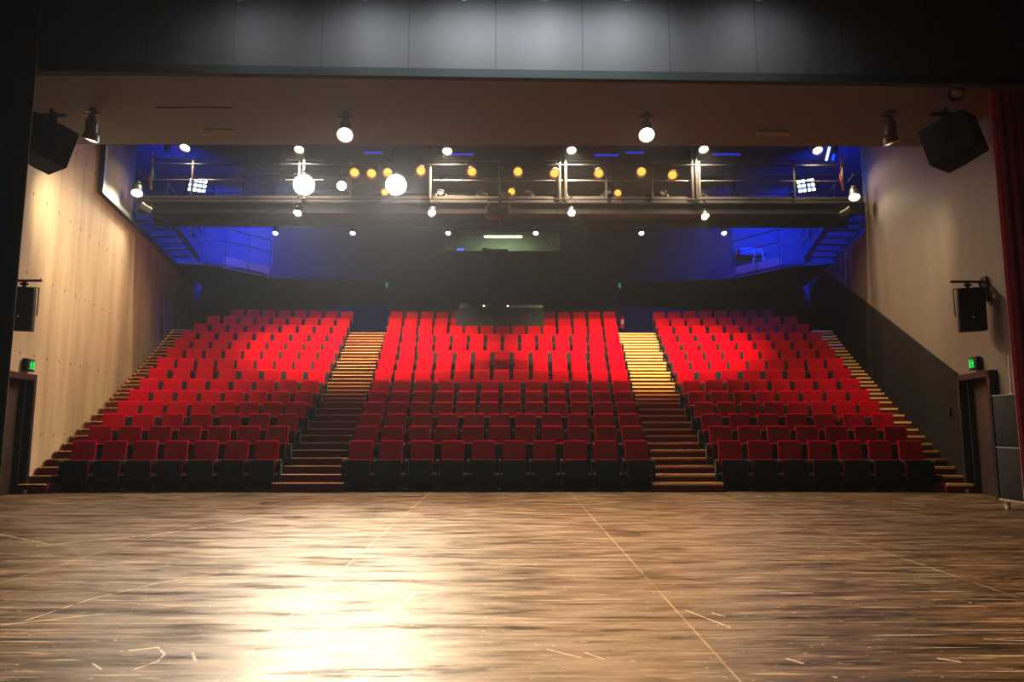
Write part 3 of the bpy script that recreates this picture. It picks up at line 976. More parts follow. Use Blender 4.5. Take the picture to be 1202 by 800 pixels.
# amber lanterns
for i, (px, py) in enumerate(((416, 203), (436, 204), (455, 203), (494, 201), (554, 202), (608, 202), (651, 204), (703, 204), (753, 202), (789.5, 206))):
    p = at(px, py, 18.6)
    lantern(p, Vector(((i - 4.5) * .5, 6.5, 0)) - p, 'amber-glowing lantern on the catwalk front, %s from the left' % ORD[i + 1], group='amber lanterns on the catwalk',
            r=.125, L_=.38, lens='amber', energy=620, col=AMB, spot=50, blend=.7, body='lampbody', mount=.3, size=.035)
for i, (px, py, lb) in enumerate(((452, 226, 'low amber lantern under the blinding right-hand lamp'), (600.5, 225.5, 'low amber lantern right of the hanging projector'), (725, 227, 'low amber lantern at deck level on the right part of the catwalk'))):
    p = at(px, py, 18.75)
    lantern(p, Vector((0, 8, 0)) - p, lb, r=.10, L_=.3, lens='amber', energy=100, col=AMB, spot=60, blend=.7, mount=.4, size=.035)
# wall lamps at both ends of the catwalk
for sg, px, py, nm in ((-1, 160, 227, 'left'), (1, 1003, 232, 'right')):
    p = at(px, py, 18.3)
    p.x = sg * min(abs(p.x), xw(18.3) - .28)
    lantern(p, (-sg * .25, -.5, -1), 'lit warm flood at the %s end of the catwalk beside the wall' % nm, r=.12, L_=.42, energy=1000 if sg < 0 else 90, col=WHITE, spot=125, blend=1, mount=.5, flare=1.3)
    hn = empty('unlit_lantern', p + Vector((sg * -.35, .15, -.45)), 0, 'small unlit grey lantern tilted below the %s wall flood' % nm, 'lamp')
    q = MB(); q.lathe([(.05, 0), (.08, .02), (.08, .2), (.10, .3)], 16, Matrix.Rotation(radians(60 * sg), 4, 'Y') @ Matrix.Rotation(radians(30), 4, 'X')); q.build('barrel', M['lampbody'], hn)
    q = MB(); q.tube([(0, 0, 0), (0, 0, .4)], .012, 6); q.build('bracket', M['black_metal'], hn)
    # dropping cables
    for j, (cc, cn) in enumerate((((.6, .03, .02), 'red'), ((.7, .5, .05), 'yellow'), ((.05, .3, .08), 'green'))):
        mm = mat(cn + '_cable', cc, .5, noise=(9, .1))
        q = MB(); b = Vector((p.x + sg * -.02 + .025 * j, 18.9, 7.95))
        q.tube([b + Vector((0, 0, 1.1)), b + Vector((.03 * sin(j * 2), 0, .8)), b + Vector((-.04 * cos(j), .02, .4)), b + Vector((.01, 0, 0))], .012, 6)
        tag(q.build('cable', mm), '%s cable hanging at the %s end of the catwalk' % (cn, nm), 'cable')


# soffit cans
def soffit_can(px, py, Y, lit, lab, aim, energy, col=WHITE, spot=60, blend=.4, ldir=None):
    p = at(px, py, Y)
    root = empty('soffit_lamp', p, 0, lab, 'lamp', 'cylindrical lamps under the soffit')
    q = MB(); a = Vector(aim).normalized(); Mx = a.to_track_quat('Z', 'Y').to_matrix().to_4x4()
    q.lathe([(.09, -.12), (.125, -.10), (.15, .02), (.142, .02), (.10, -.07)], 20, Mx); q.build('reflector_bell', M['lampbody'], root)
    h = 7.1 - p.z
    q = MB(); q.lathe([(.07, .12), (.10, .13), (.10, h - .22), (.06, h - .20), (.06, h - .10), (.11, h - .09), (.11, h - .06), (.05, h - .05), (.05, h)], 20); q.build('barrel', M['lampbody'], root)
    q = MB(); q.box((0, 0, h - .1), (.30, .03, .025)); q.build('mounting_bar', M['lampbody'], root)
    q = MB(); q.lathe([(.001, -.045), (.10, -.05), (.10, -.055)], 20, Mx); q.build('lens', M['hot'] if lit else M['lens_dim'], root)
    light(root, 'SPOT', tuple(a * .04), ldir or a, energy, col, .09, spot, blend)


M['lens_dim'] = emission('dim_orange_lens', (1, .45, .2), .9)
soffit_can(405, 158, 12.2, True, 'lit can lamp hanging from the soffit, left of centre', (.15, -.95, -1), 250, spot=80)
soffit_can(759, 158, 12.2, True, 'lit can lamp hanging from the soffit, right of centre', (-.1, -.95, -1), 250, spot=80)
soffit_can(106, 163, 12.1, False, 'grey can lamp under the soffit near the left wall speaker', (-.3, .1, -1), 1600, (1, .80, .50), 84, 1, (-1.8, 4.2, -2.1))
soffit_can(1046, 167, 12.1, False, 'grey can lamp under the soffit near the right wall speaker', (.3, .1, -1), 1100, (1, .78, .46), 66, 1, (1.5, 3.2, -2.1))

# unlit tube fixtures on the soffit
for px, lb in ((257, 'left'), (907, 'right')):
    p = at(px, 154, 13.0); t = empty('fluorescent_fitting', (p.x, p.y, 7.1), 0, 'unlit white fluorescent batten on the soffit, %s side' % lb, 'light fitting', 'fluorescent battens on the soffit')
    q = MB(); q.bevbox((0, 0, -.03), (.62, .10, .05), .012); q.build('housing', M['white'], t)
    q = MB(); q.tube([(-.28, 0, -.075), (.28, 0, -.075)], .018); q.build('tube', M['white'], t)
    q = MB(); q.box((-.295, 0, -.07), (.03, .06, .05)); q.box((.295, 0, -.07), (.03, .06, .05)); q.build('end_caps', M['white'], t)

# stage batten above the border with lamps just at the top of the view
bt = empty('lighting_batten', (0, 8.3, 7.2), 0, 'black pipe over the stage carrying downlights, at the top edge', 'pipe')
q = MB(); q.tube([(-7, 0, .36), (7, 0, .36)], .025); q.build('pipe', M['black_metal'], bt)
for px, en, lb in ((278, 30, 'stage lamp peeking in at the top edge, leftmost'), (426, 75, 'stage lamp peeking in at the top edge, second from left'), (545, 130, 'stage lamp peeking in at the top edge, left of centre'),
                   (640, 150, 'stage lamp peeking in at the top edge, right of centre'), (738, 120, 'stage lamp peeking in at the top edge, second from right'), (893, 45, 'stage lamp peeking in at the top edge, rightmost')):
    p = at(px, -2, 8.3)
    lantern(p, (0, .35, -1), lb, group='stage lamps at the top edge', r=.07, L_=.22, energy=en * .5, col=(.92, .95, 1), spot=160, blend=.6, mount=.25, body='blackbody', size=.06, lit_tilt=Vector((0, .85, -.5)))

# ------------------------------------------------------------------ moving heads etc. standing on the catwalk front
def moving_head(p, lab, s=1.0, tilt=.3):
    r = empty('moving_head_lamp', p, 0, lab, 'moving light', 'black unlit lamps on the catwalk')
    q = MB(); q.bevbox((0, 0, .05 * s), (.26 * s, .24 * s, .10 * s), .012); q.build('base', M['blackbody'], r)
    q = MB(); q.bevbox((-.13 * s, 0, .24 * s), (.035 * s, .10 * s, .30 * s), .01); q.bevbox((.13 * s, 0, .24 * s), (.035 * s, .10 * s, .30 * s), .01); q.build('yoke', M['blackbody'], r)
    q = MB(); Mx = Matrix.Translation((0, 0, .32 * s)) @ Matrix.Rotation(radians(90) - tilt, 4, 'X')
    q.lathe([(.07 * s, -.17 * s), (.10 * s, -.14 * s), (.105 * s, .08 * s), (.09 * s, .18 * s), (.08 * s, .18 * s), (.07 * s, .15 * s)], 18, Mx); q.build('head', M['darksteel'], r)


for px, py, lb in ((518, 222, 'black lamp on the catwalk left of the orange centre lantern'), (566, 222, 'black lamp on the catwalk left of the hanging projector'), (620, 222, 'black lamp on the catwalk right of the hanging projector'), (660, 222, 'black lamp on the catwalk beside the double post'),
                   (712, 222, 'black lamp on the catwalk right of the double post'), (777, 222, 'black lamp on the catwalk, second from the right'), (823, 222, 'tilted black lamp on the catwalk, rightmost')):
    p = at(px, py, 19.55); p.z = 7.6
    moving_head(p, lb, 1.15, random.uniform(.1, .9))
# grey equipment panel on the catwalk left of centre
p = at(537, 224, 19.7)
g = empty('ballast_box', (p.x, 19.75, 7.6), 0, 'wide pale grey equipment box on the catwalk deck left of centre', 'equipment box')
q = MB(); q.bevbox((0, 0, .22), (.75, .3, .30), .02); q.build('casing', M['fascia'], g)
q = MB(); q.tube([(-.3, 0, .37), (-.3, 0, .47), (.3, 0, .47), (.3, 0, .37)], .012, 6); q.build('carrying_handle', M['steel'], g)
q = MB(); q.box((-.3, 0, .035), (.08, .2, .07)); q.box((.3, 0, .035), (.08, .2, .07)); q.build('feet', M['black_metal'], g)

# hanging projector rig in the middle
pj = empty('hanging_projector', (-.05, 18.4, 6.9), 0, 'black projector slung from a pole under the middle of the catwalk', 'projector')
q = MB(); q.tube([(0, 0, .4), (0, 0, 2.5)], .03); q.build('pole', M['darksteel'], pj)
q = MB(); q.bevbox((-.05, .0, .22), (.62, .5, .30), .03); q.build('body', M['blackbody'], pj)
q = MB(); q.lathe([(.07, 0), (.09, .02), (.09, .12), (.075, .13)], 18, Matrix.Translation((.1, -.25, .22)) @ Matrix.Rotation(radians(90), 4, 'X')); q.build('lens_barrel', M['darksteel'], pj)
q = MB(); q.tube([(-.35, 0, .58), (.38, 0, .58)], .022); q.tube([(-.3, 0, .58), (-.3, 0, .35)], .015); q.tube([(.3, 0, .58), (.3, 0, .35)], .015); q.build('cross_bar', M['steel'], pj)
q = MB(); q.bevbox((.18, 0, .72), (.28, .2, .10), .01); q.build('junction_box', mat('tan_metal', (.45, .3, .12), .4, .5, noise=(9, .1)), pj)
q = MB(); q.tube([(.02, -.03, .75), (-.03, -.05, .5), (.05, -.08, .25), (.03, -.02, -.12)], .02); q.build('cable_loom', M['plate'], pj)

# thin cable down the booth wall
q = MB(); q.tube([at(575, 298, 26.85), at(574, 330, 26.85), at(571, 352, 26.85), at(571, 362, 26.8)], .012, 6)
tag(q.build('cable', M['cyl_blue']), 'thin bluish cable running down the rear wall to the mixing table', 'cable')

# booth contents
tb = empty('fluorescent_tube', (-.02, 28.4, 9.22), 0, 'glowing greenish fluorescent tube inside the control booth', 'light fitting')
q = MB(); q.tube([(-.80, 0, 0), (.80, 0, 0)], .035, 12); q.build('tube', M['tube_on'], tb)
q = MB(); q.box((0, .08, .06), (1.7, .1, .06)); q.build('housing', M['white'], tb)
l = light(tb, 'AREA', (0, -.02, -.06), (0, .5, -1), 25, (.75, 1, .6), .3); l.data.shape = 'RECTANGLE'; l.data.size = 1.5; l.data.size_y = .08
dk = empty('booth_desk', (0, 27.48, 7.6), 0, 'dark control desk just behind the booth window', 'desk')
q = MB(); q.bevbox((0, 0, .625), (4.4, .7, .05), .01); q.build('desk_top', M['darksteel'], dk)
for x in (-2.1, 2.1):
    q = MB(); q.bevbox((x, 0, .30), (.06, .6, .60), .01); q.build('leg', M['darksteel'], dk)
ck = empty('lighting_console', (-.35, 27.3, 8.25), 0, 'pale lighting console with raised lid in the booth window', 'console')
q = MB(); q.bevbox((0, 0, .06), (1.05, .4, .10), .01); q.build('body', M['gear'], ck)
q = MB(); q.bevbox((0, .12, .16), (1.05, .12, .05), .01, Matrix.Rotation(radians(4), 4, 'Y')); q.build('display_hood', M['blackbody'], ck)
q = MB(); q.tube([(-.25, -.15, .1), (-.1, -.15, .28), (.05, -.15, .25), (.15, -.15, .10)], .01, 6); q.build('gooseneck', M['alu'], ck)
mn = empty('monitor', (-1.75, 27.25, 8.25), 0, 'small monitor glowing blue at the left of the booth window', 'monitor')
q = MB(); q.bevbox((0, 0, .12), (.36, .04, .16), .008); q.build('bezel', M['blackbody'], mn)
q = MB(); q.box((0, -.024, .12), (.30, .006, .12)); q.build('screen', mat('blue_screen', (.02, .02, .1), .3, emit=(.12, .2, 1), es=.9), mn)
q = MB(); q.box((0, 0, .02), (.12, .1, .04)); q.build('stand', M['blackbody'], mn)
dl = empty('desk_lamp', (2.0, 27.25, 8.25), 0, 'thin gooseneck desk lamp at the right of the booth window', 'lamp')
q = MB(); q.lathe([(.06, 0), (.06, .02), (.01, .03)], 14); q.build('base', M['blackbody'], dl)
q = MB(); q.tube([(0, 0, .02), (.03, 0, .2), (-.05, 0, .33), (-.16, 0, .36)], .008, 6); q.build('gooseneck', M['alu'], dl)
q = MB(); q.lathe([(.02, 0), (.04, .06)], 12, Matrix.Translation((-.16, 0, .36)) @ Matrix.Rotation(pi, 4, 'X')); q.build('lamp_shade', M['blackbody'], dl)

# ------------------------------------------------------------------ mixing table between rows 12 and 13
fz = FZ[NF[12]]; ty = ROWY[12] - .46; tx0, tx1 = at(536, 370, ty).x, at(638, 370, ty).x; th = at(590, 362.5, ty).z - fz
mt_ = empty('mixing_table', ((tx0 + tx1) / 2, ty, fz), 0, 'long sound table draped in black cloth in front of the last rows', 'table')
tw = tx1 - tx0
q = MB()
for x in (-tw / 2 + .06, 0, tw / 2 - .06): q.box((x, -.1, th / 2 - .02), (.05, .05, th - .04)); q.box((x, .12, th / 2 - .02), (.05, .05, th - .04))
q.build('leg_frame', M['black_metal'], mt_)
q = MB(); q.bevbox((0, 0, th - .02), (tw, .36, .04), .008); q.build('tabletop', M['black_metal'], mt_)
q = MB(); vs = []; fs = []
path = [(-tw / 2 - .01, .2), (-tw / 2 - .01, -.2), (tw / 2 + .01, -.2), (tw / 2 + .01, .2)]
pts = []
for (a, b), (c, d) in zip(path[:-1], path[1:]):
    n = max(4, int(sqrt((c - a) ** 2 + (d - b) ** 2) / .05))
    for i in range(n): pts.append((a + (c - a) * i / n, b + (d - b) * i / n))
pts.append(path[-1])
for i, (x, y) in enumerate(pts):
    w = .012 * sin(i * 1.3) + .01 * sin(i * .45 + 1)
    for j in range(6):
        v = j / 5; vs.append((x + (w * v if abs(x) > tw / 2 else 0), y - abs(w) * v * (1 if y < 0 else 0), th + .012 - v * (th - .02)))
for i in range(len(pts) - 1):
    for j in range(5): fs.append((i * 6 + j, i * 6 + j + 1, (i + 1) * 6 + j + 1, (i + 1) * 6 + j))
q.add(vs, fs, True); q.box((0, 0, th + .006), (tw + .02, .40, .012)); tag(q.build('table_cloth', M['cloth']), 'black cloth draped over the sound table at the back', 'tablecloth').location = mt_.location
tz = fz + th + .012
lp = empty('laptop', (at(546, 360, ty).x, ty, tz), .2, 'dark open laptop at the left end of the black sound table', 'laptop')
q = MB(); q.bevbox((0, -.02, .012), (.36, .24, .02), .004); q.build('keyboard_base', M['screen'], lp)
q = MB(); q.bevbox((0, .12, .13), (.36, .015, .24), .004, Matrix.Rotation(radians(-8), 4, 'X')); q.build('laptop_screen', M['screen'], lp)
mx = empty('mixing_console', (at(617, 360, ty).x, ty, tz), 0, 'wide metallic mixing console on the right half of the sound table', 'mixing console')
q = MB(); q.bevbox((0, 0, .06), (1.25, .34, .09), .012, Matrix.Rotation(radians(6), 4, 'X')); q.build('body', M['gear'], mx)
q = MB(); q.bevbox((-.1, .10, .16), (.75, .04, .05), .008); q.build('meter_bridge', M['blackbody'], mx)
for i in range(16):
    q = MB(); q.bevbox((-.56 + i * .075, -.09, .105), (.02, .03, .025), .004); q.build('fader', M['white'] if i % 3 else M['blackbody'], mx)
for i in range(12):
    q = MB(); q.lathe([(.012, .11), (.012, .14), (.009, .145)], 8, Matrix.Translation((-.5 + i * .09, .04, 0))); q.build('knob', M['alu'] if i % 2 else M['blackbody'], mx)
rk = empty('effects_rack', (at(570, 360, ty).x, ty, tz), 0, 'small flat screen on a stand in the middle of the sound table', 'monitor')
q = MB(); q.tube([(0, .05, 0), (0, .05, .12)], .015); q.box((0, .05, .008), (.2, .16, .016)); q.build('stand', M['blackbody'], rk)
q = MB(); q.bevbox((0, .04, .15), (.34, .02, .10), .005); q.build('panel', M['plate'], rk)
for px, lb in ((568, 'tiny glowing task light under the small screen on the sound table'), (596, 'tiny glowing task light left of the mixing console')):
    e = empty('task_light', (at(px, 360, ty - .1).x, ty - .12, tz), 0, lb, 'lamp')
    q = MB(); q.lathe([(.03, 0), (.03, .015), (.006, .02), (.006, .06)], 10); q.build('base', M['blackbody'], e)
    q = MB(); q.lathe([(.004, .055), (.022, .06), (.028, .078), (.02, .098), (.004, .104)], 12); q.build('bulb', M['dotled'], e)

# ------------------------------------------------------------------ side galleries: balcony front, stairs up to the catwalk
for sg, nm in ((-1, 'left'), (1, 'right')):
    A = Vector((sg * 10.1, 24.3, 0)); B = Vector((sg * 9.02, 25.95, 0))
    d = (B - A).normalized(); inn = Vector((-d.y, d.x, 0)); inn = inn if inn.y > 0 else -inn
    bal = empty('gallery_balcony', (sg * 9.6, 25.2, 6.93), 0, 'small angled balcony with pale fascia in the blue-lit %s gallery' % nm, 'balcony')
    o_ = bal.location.copy()
    q = MB()
    foot = [A, B, Vector((sg * 9.3, 28.0, 0)), Vector((sg * 12.5, 28.0, 0)), Vector((sg * 11.7, 23.6, 0))]
    poly = [(p.x - o_.x, p.y - o_.y) for p in foot]
    q.prism(poly if sg > 0 else poly[::-1], .0, .12); q.build('deck', M['darksteel'], bal)
    q = MB(); a = A - Vector((o_.x, o_.y, 0)); b = B - Vector((o_.x, o_.y, 0))
    q.extrude([a + Vector((0, 0, -.02)), b + Vector((0, 0, -.02)), b + Vector((0, 0, .42)), a + Vector((0, 0, .42))], inn * .06); q.build('fascia', M['fascia'], bal)
    q = MB()
    q.tube([a + Vector((0, 0, .98)), b + Vector((0, 0, .98))], .02); q.tube([a + Vector((0, 0, 1.45)), b + Vector((0, 0, 1.45))], .024)
    c_ = Vector((sg * -0.0, 0, 0)); far = a + Vector((sg * 1.0, -.3, 0))
    q.tube([a + Vector((0, 0, 1.45)), far + Vector((0, 0, 1.45))], .024); q.tube([a + Vector((0, 0, .98)), far + Vector((0, 0, .98))], .02)
    q.build('handrail', M['steel'], bal)
    for t in (0, .5, 1):
        q = MB(); p_ = a.lerp(b, t); q.tube([p_ + Vector((0, 0, .1)), p_ + Vector((0, 0, 1.45))], .02); q.build('rail_post', M['steel'], bal)
    # stairs from gallery deck up to the catwalk deck
    sr = empty('steel_stairs', (sg * 11.0, 23.5, 7.05), 0, 'open steel stairs rising from the %s gallery to the catwalk' % nm, 'stairs')
    P0 = Vector((0, 0, 0)); P1 = Vector((sg * -.45, -3.0, .55))
    n = 6
    for i in range(n):
        t = (i + .5) / n; p_ = P0.lerp(P1, t)
        q = MB(); q.box((p_.x + sg * .25, p_.y, p_.z + .0), (1.0, .26, .035)); q.build('tread', M['steel'], sr)
    for s_ in (-.27, .77):
        q = MB(); a_ = P0 + Vector((sg * s_, .2, -.08)); b_ = P1 + Vector((sg * s_, -.2, -.02))
        q.extrude([a_, b_, b_ + Vector((0, 0, .22)), a_ + Vector((0, 0, .22))], (sg * .04, 0, 0)); q.build('stringer', M['darksteel'], sr)
    q = MB(); a_ = P0 + Vector((sg * -.27, .2, .1)); b_ = P1 + Vector((sg * -.27, -.2, .1))
    q.tube([a_ + Vector((0, 0, .95)), b_ + Vector((0, 0, .95))], .022); q.tube([a_ + Vector((0, 0, .5)), b_ + Vector((0, 0, .5))], .018); q.build('handrail', M['steel'], sr)
    for t in (0, .33, .66, 1):
        p_ = a_.lerp(b_, t); q = MB(); q.tube([p_, p_ + Vector((0, 0, .95))], .018); q.build('rail_post', M['steel'], sr)
    # made-up glow panel in place of the bright slats behind the catwalk
    px = 228 if sg < 0 else 950
    p_ = at(px, 217, 20.9)
    fl = empty('slat_glow_panel', (p_.x, 20.9, p_.z - .66), 0, 'made-up blue glow panel for bright slats behind the catwalk in the %s gallery' % nm, 'glow_panel')
    q = MB(); q.bevbox((0, .1, .66), (.62, .12, .50), .02); q.build('housing', M['blackbody'], fl)
    q = MB()
    for r_ in range(3):
        for c2 in range(4): q.bevbox((-.22 + c2 * .147, .03, .51 + r_ * .15), (.10, .02, .09), .008, Matrix.Rotation(radians(-8 * sg), 4, 'Y') @ Matrix.Identity(4))
    q.build('glow_cells', M['whiteblue'], fl)
    zb_ = 6.95 + .10 - (p_.z - .66)
    q = MB(); q.tube([(-.33, .1, .66), (-.33, .1, .3), (.33, .1, .3), (.33, .1, .66)], .015, 6); q.tube([(0, .1, .3), (0, .1, zb_)], .02, 6); q.build('yoke', M['black_metal'], fl)
    lt = light(fl, 'AREA', (0, -.02, .66), (0, -1, .3), 20, (.03, .08, 1), .4)
    # blue cyc lamps that flood the gallery walls
    for j, (yy, zz, dr, en) in enumerate(((24.9, 9.9, (sg * .2, .9, -.55), 620), (20.8, 9.9, (sg * .3, .8, -.45), 480))):
        e = empty('blue_wash_lamp', (sg * (10.9 if j == 0 else 10.6), yy, zz), 0, 'blue-gelled wash lamp high in the %s gallery, %s' % (nm, 'rear one' if j == 0 else 'front one'), 'lamp', 'blue wash lamps')
        Mx = Vector(dr).to_track_quat('Z', 'Y').to_matrix().to_4x4()
        q = MB(); q.lathe([(.06, -.25), (.09, -.22), (.10, 0), (.09, 0)], 16, Mx); q.build('barrel', M['blackbody'], e)
        q = MB(); q.lathe([(.001, -.01), (.088, -.012), (.088, -.02)], 16, Mx); q.build('lens', M['blueled'], e)
        q = MB(); q.tube([(0, 0, 0), (0, 0, ZT - zz)], .012, 6); q.build('drop_rod', M['black_metal'], e)
        light(e, 'SPOT', tuple(Vector(dr).normalized() * .03), dr, en * 10, (.0, .03, 1), .1, 130, .6)
# slanted bright tube at the right gallery ceiling
p_ = at(972, 179, 22)
for k, dx in enumerate((0, .22)):
    q = MB(); a = p_ + Vector((dx, 0, 0)); q.tube([a + Vector((-.08, 0, -.28)), a + Vector((.12, .1, .28))], .035, 8)
    tag(q.build('led_batten', M['blueled'] if k == 0 else M['cyl_blue']), 'slanted %s blue batten high in the right gallery' % ('bright' if k == 0 else 'dim'), 'light fitting')
for px, py, w, lb in ((540, 181, .9, 'left of centre'), (712, 182, .8, 'right of centre'), (745, 179, .6, 'right of the can lamp'), (853, 181, .9, 'near the right post'), (438, 179, .6, 'left part')):
    p_ = at(px, py, 21.5)
    q = MB(); q.bevbox(tuple(p_), (w, .08, .05), .01)
    m_ = bpy.data.materials.get('blue_strip') or mat('blue_strip', (.02, .03, .3), .4, emit=(.02, .04, 1), es=.5)
    tag(q.build('light_strip', m_), 'thin blue light strip behind the catwalk rails, %s' % lb, 'light strip', 'blue strips behind the catwalk')

# step ladder and black case on the right balcony
sl = empty('step_ladder', (9.75, 25.4, 7.05), radians(-15), 'small white step ladder standing on the right gallery balcony', 'ladder')
for s_ in (-1, 1):
    q = MB(); q.tube([(s_ * .30, 0, 0), (s_ * .08, 0, .95)], .022, 6); q.build('leg', M['white'], sl)
    q = MB(); q.tube([(s_ * .26, .35, 0), (s_ * .08, .02, .95)], .016, 6); q.build('rear_leg', M['white'], sl)
for i in range(3):
    q = MB(); z = .22 + .26 * i; q.bevbox((0, 0, z), (.50 - z * .42, .07, .025), .006); q.build('step', M['white'], sl)
q = MB(); q.bevbox((0, .02, .95), (.22, .16, .04), .01); q.build('top_cap', M['white'], sl)
bc = empty('wall_case', (10.3, 27.55, 8.35), 0, 'long black equipment case on the blue wall of right gallery', 'equipment case')
q = MB(); q.bevbox((0, 0, 0), (1.15, .25, .30), .02); q.build('body', M['blackbody'], bc)
q = MB(); q.box((0, -.13, 0), (.7, .02, .14)); q.build('front_grille', M['darksteel'], bc)
q = MB(); q.box((0, .29, 0), (.2, .36, .1)); q.build('wall_bracket', M['darksteel'], bc)


# ------------------------------------------------------------------ loudspeakers
def speaker(loc, w, d, h, rz, tilt, lab, taper=.72, logo=True, group=None):
    r = empty('loudspeaker', loc, 0, lab, 'loudspeaker', group)
    Mx = Matrix.Rotation(rz, 4, 'Z') @ Matrix.Rotation(tilt, 4, 'X')
    q = MB()
    fw, bw = w / 2, w / 2 * taper
    poly = [(-fw, -d / 2), (fw, -d / 2), (fw, -d / 6), (bw, d / 2), (-bw, d / 2), (-fw, -d / 6)]
    bm = bmesh.new()
    lo = [bm.verts.new((x, y, -h / 2)) for x, y in poly]; hi = [bm.verts.new((x, y, h / 2)) for x, y in poly]
    bm.faces.new(lo[::-1]); bm.faces.new(hi)
    for i in range(6): bm.faces.new((lo[i], lo[(i + 1) % 6], hi[(i + 1) % 6], hi[i]))
    bmesh.ops.bevel(bm, geom=bm.edges[:], offset=.008, segments=2, affect='EDGES')
    bmesh.ops.transform(bm, matrix=Mx, verts=bm.verts)
    q.frombm(bm, False); q.build('cabinet', M['speaker'], r)
    q = MB(); q.bevbox((0, -d / 2 - .006, 0), (w * .93, .012, h * .94), .005, Mx); g_ = q.build('grille', M['grille'], r)
    if logo:
        q = MB(); q.box((0, -d / 2 - .014, -h * .18), (.028, .004, .028), Mx); q.build('badge', M['white'], g_)
    return r, Mx


# upper pair slung under the soffit, aimed down into the hall; seen from the stage side
for sg, p, nm in ((-1, at(50, 168, 11.3), 'left'), (1, at(1120, 166, 11.3), 'right')):
    r, Mx = speaker(p, .60 if sg < 0 else .66, .72, .70, radians(180 + 32 * sg) , radians(14), 'large dark loudspeaker hung high beside the %s end of the soffit' % nm)
    q = MB(); q.tube([(-sg * .1, 0, .38), (-sg * .1, 0, .62)], .03); q.box((-sg * .1, 0, .5), (.55, .06, .05))
    for s_ in (-1, 1): q.box((0, 0, .1), (.02, .07, .55), Matrix.Rotation(radians(32 * sg), 4, 'Z') @ Matrix.Translation((s_ * .36, 0, .1)))
    q.build('hanging_bracket', M['black_metal'], r)
    q = MB(); q.tube([(.15, .1, .38), (.3 * sg, .2, .6), (.38 * sg, .1, .45), (.4 * sg, 0, .1)], .012, 6); q.build('cable', M['cable'], r)
# lower pair on wall brackets
for sg, p, nm in ((-1, at(26, 363, 12.0), 'left'), (1, at(1138, 364, 12.0), 'right')):
    r, Mx = speaker(p, .42, .44, .76, radians(-22 * sg), radians(4), 'black loudspeaker hanging from an arm on the %s wall' % nm)
    wx = sg * (xw(12.0)) - p.x
    q = MB(); q.tube([(-sg * .30, 0, .52), (wx, 0, .52)], .024); q.tube([(0, 0, .52), (0, 0, .38)], .03); q.box((0, 0, .46), (.12, .05, .04))
    q.tube([(wx * .55, 0, .52), (wx, 0, .22)], .02); q.box((wx - sg * .05, 0, .38), (.04, .14, .45)); q.build('wall_arm', M['black_metal'], r)
    q = MB(); q.tube([(.05 * sg, .1, .4), (.25 * sg, .1, .25), (.32 * sg, .05, .35), (.42 * sg, 0, .5)], .01, 6); q.build('cable', M['cable'], r)
    q = MB()
    for s_ in (-1, 1): q.box((s_ * .225, 0, .15), (.012, .05, .5), Matrix.Rotation(radians(-22 * sg), 4, 'Z'))
    q.box((0, 0, .40), (.46, .05, .012), Matrix.Rotation(radians(-22 * sg), 4, 'Z')); q.build('yoke', M['black_metal'], r)

# small dark unlit lantern top right by the curtain
lantern(at(1122, 112, 11.0), (-.5, -.3, -.8), 'small dark unlit lantern beneath the soffit above the right speaker', lens='gear', r=.10, L_=.26, body='blackbody', energy=0, mount=.2)

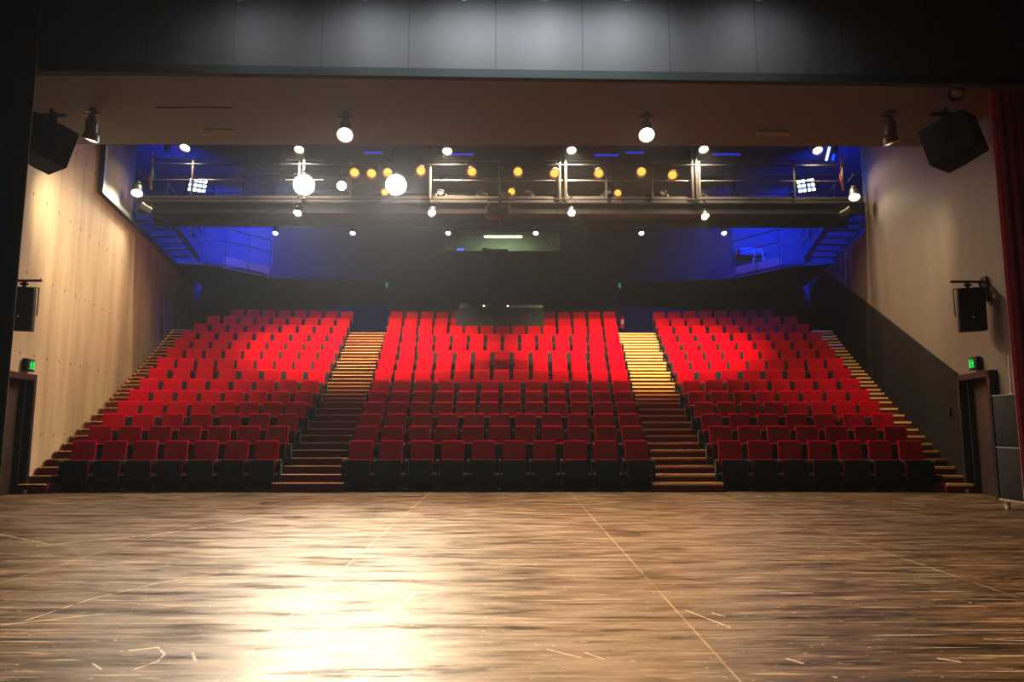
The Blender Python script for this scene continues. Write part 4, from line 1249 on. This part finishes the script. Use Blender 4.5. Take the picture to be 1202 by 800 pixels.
# stacked bass cabinets on a wheeled board, bottom right
sp = Vector((8.08, 10.43, 0)); rz = 0
dl_ = empty('dolly', sp, rz, 'low wooden board on steel castors under the bass speaker stack', 'dolly')
q = MB(); q.bevbox((0, 0, .135), (.46, .80, .035), .006); q.build('board', mat('ply_board', (.35, .24, .13), .6, noise=(9, .15)), dl_)
for x in (-.16, .16):
    for y in (-.32, .32):
        q = MB(); q.tube([(x - .016, y, .045), (x + .016, y, .045)], .045, 16); w_ = q.build('wheel', M['white'], dl_)
        q = MB(); q.box((x - .024, y, .075), (.006, .05, .08)); q.box((x + .024, y, .075), (.006, .05, .08)); q.box((x, y, .113), (.07, .08, .01)); q.build('castor_fork', M['alu'], dl_)
for k, (zz, lb, w_) in enumerate(((.1535, 'lower bass cabinet of the speaker stack at the right edge', .44), (.1535 + .80, 'upper bass cabinet of the speaker stack at the right edge', .43))):
    e = empty('bass_speaker', sp + Vector((0, 0, zz)), rz, lb, 'loudspeaker', 'stacked bass cabinets')
    hh = .795 if k == 0 else .80
    q = MB(); q.bevbox((0, .0, hh / 2), (w_, .74, hh - .004), .01); q.build('cabinet', M['speaker'], e)
    q = MB(); q.bevbox((0, -.376, hh / 2), (w_ * .96, .014, hh * .93), .005); q.bevbox((-w_ / 2 - .006, 0, hh / 2), (.014, .70, hh * .93), .005); q.build('grille', M['grille'], e)
    q = MB(); q.box((0, -.372, hh - .006), (w_, .02, .008)); q.box((-w_ / 2 - .008, 0, hh - .006), (.014, .74, .012)); q.build('edge_trim', M['fascia'], e)
    q = MB(); q.box((0, -.385, hh * .35), (.03, .005, .02)); q.build('badge', M['plate'], e)
q = MB(); q.tube([sp + Vector((-.10, .1, .1535 + 1.6)), sp + Vector((-.10, .1, 2.35))], .017, 8)
q.lathe([(.04, 0), (.04, .02), (.02, .03)], 12, Matrix.Translation(sp + Vector((-.10, .1, .1535 + 1.602))))
tag(q.build('speaker_pole', M['alu']), 'thin steel pole standing up from the bass speaker stack', 'pole')
# wall switch on the dark cladding
q = MB(); q.bevbox((0, 0, 0), (.10, .04, .16), .01); o = q.build('switch_box', M['doorframe']); o.matrix_world = WR @ Matrix.Translation((wl(13.95), -.07, 1.55))
tag(o, 'small black switch box on dark cladding left of the right door', 'switch')

# thin theatre haze filling the hall
hz = bpy.data.materials.new('theatre_haze'); hz.use_nodes = True
_n = hz.node_tree; _n.nodes.clear()
_v = _n.nodes.new('ShaderNodeVolumeScatter'); _o = _n.nodes.new('ShaderNodeOutputMaterial')
_v.inputs['Density'].default_value = .0007; _v.inputs['Anisotropy'].default_value = .65
_v.inputs['Color'].default_value = (.62, .75, 1, 1)
_n.links.new(_v.outputs[0], _o.inputs['Volume'])
q = MB(); q.box((0, 12, 5.2), (23, 34, 10.6)); o = q.build('haze', hz)
tag(o, 'thin grey haze hanging in the air of the hall', 'haze', None, 'stuff')

# ------------------------------------------------------------------ world and colour
w = bpy.data.worlds.new('world'); S.world = w; w.use_nodes = True
w.node_tree.nodes['Background'].inputs[0].default_value = (.35, .32, .4, 1)
w.node_tree.nodes['Background'].inputs[1].default_value = .004
S.view_settings.view_transform = 'Standard'
try: S.view_settings.look = 'None'
except Exception: pass
S.view_settings.gamma = 1; S.view_settings.use_curve_mapping = False
S.view_settings.exposure = 0.0
S.cycles.use_denoising = True
S.cycles.sample_clamp_indirect = 4
S.cycles.max_bounces = 6
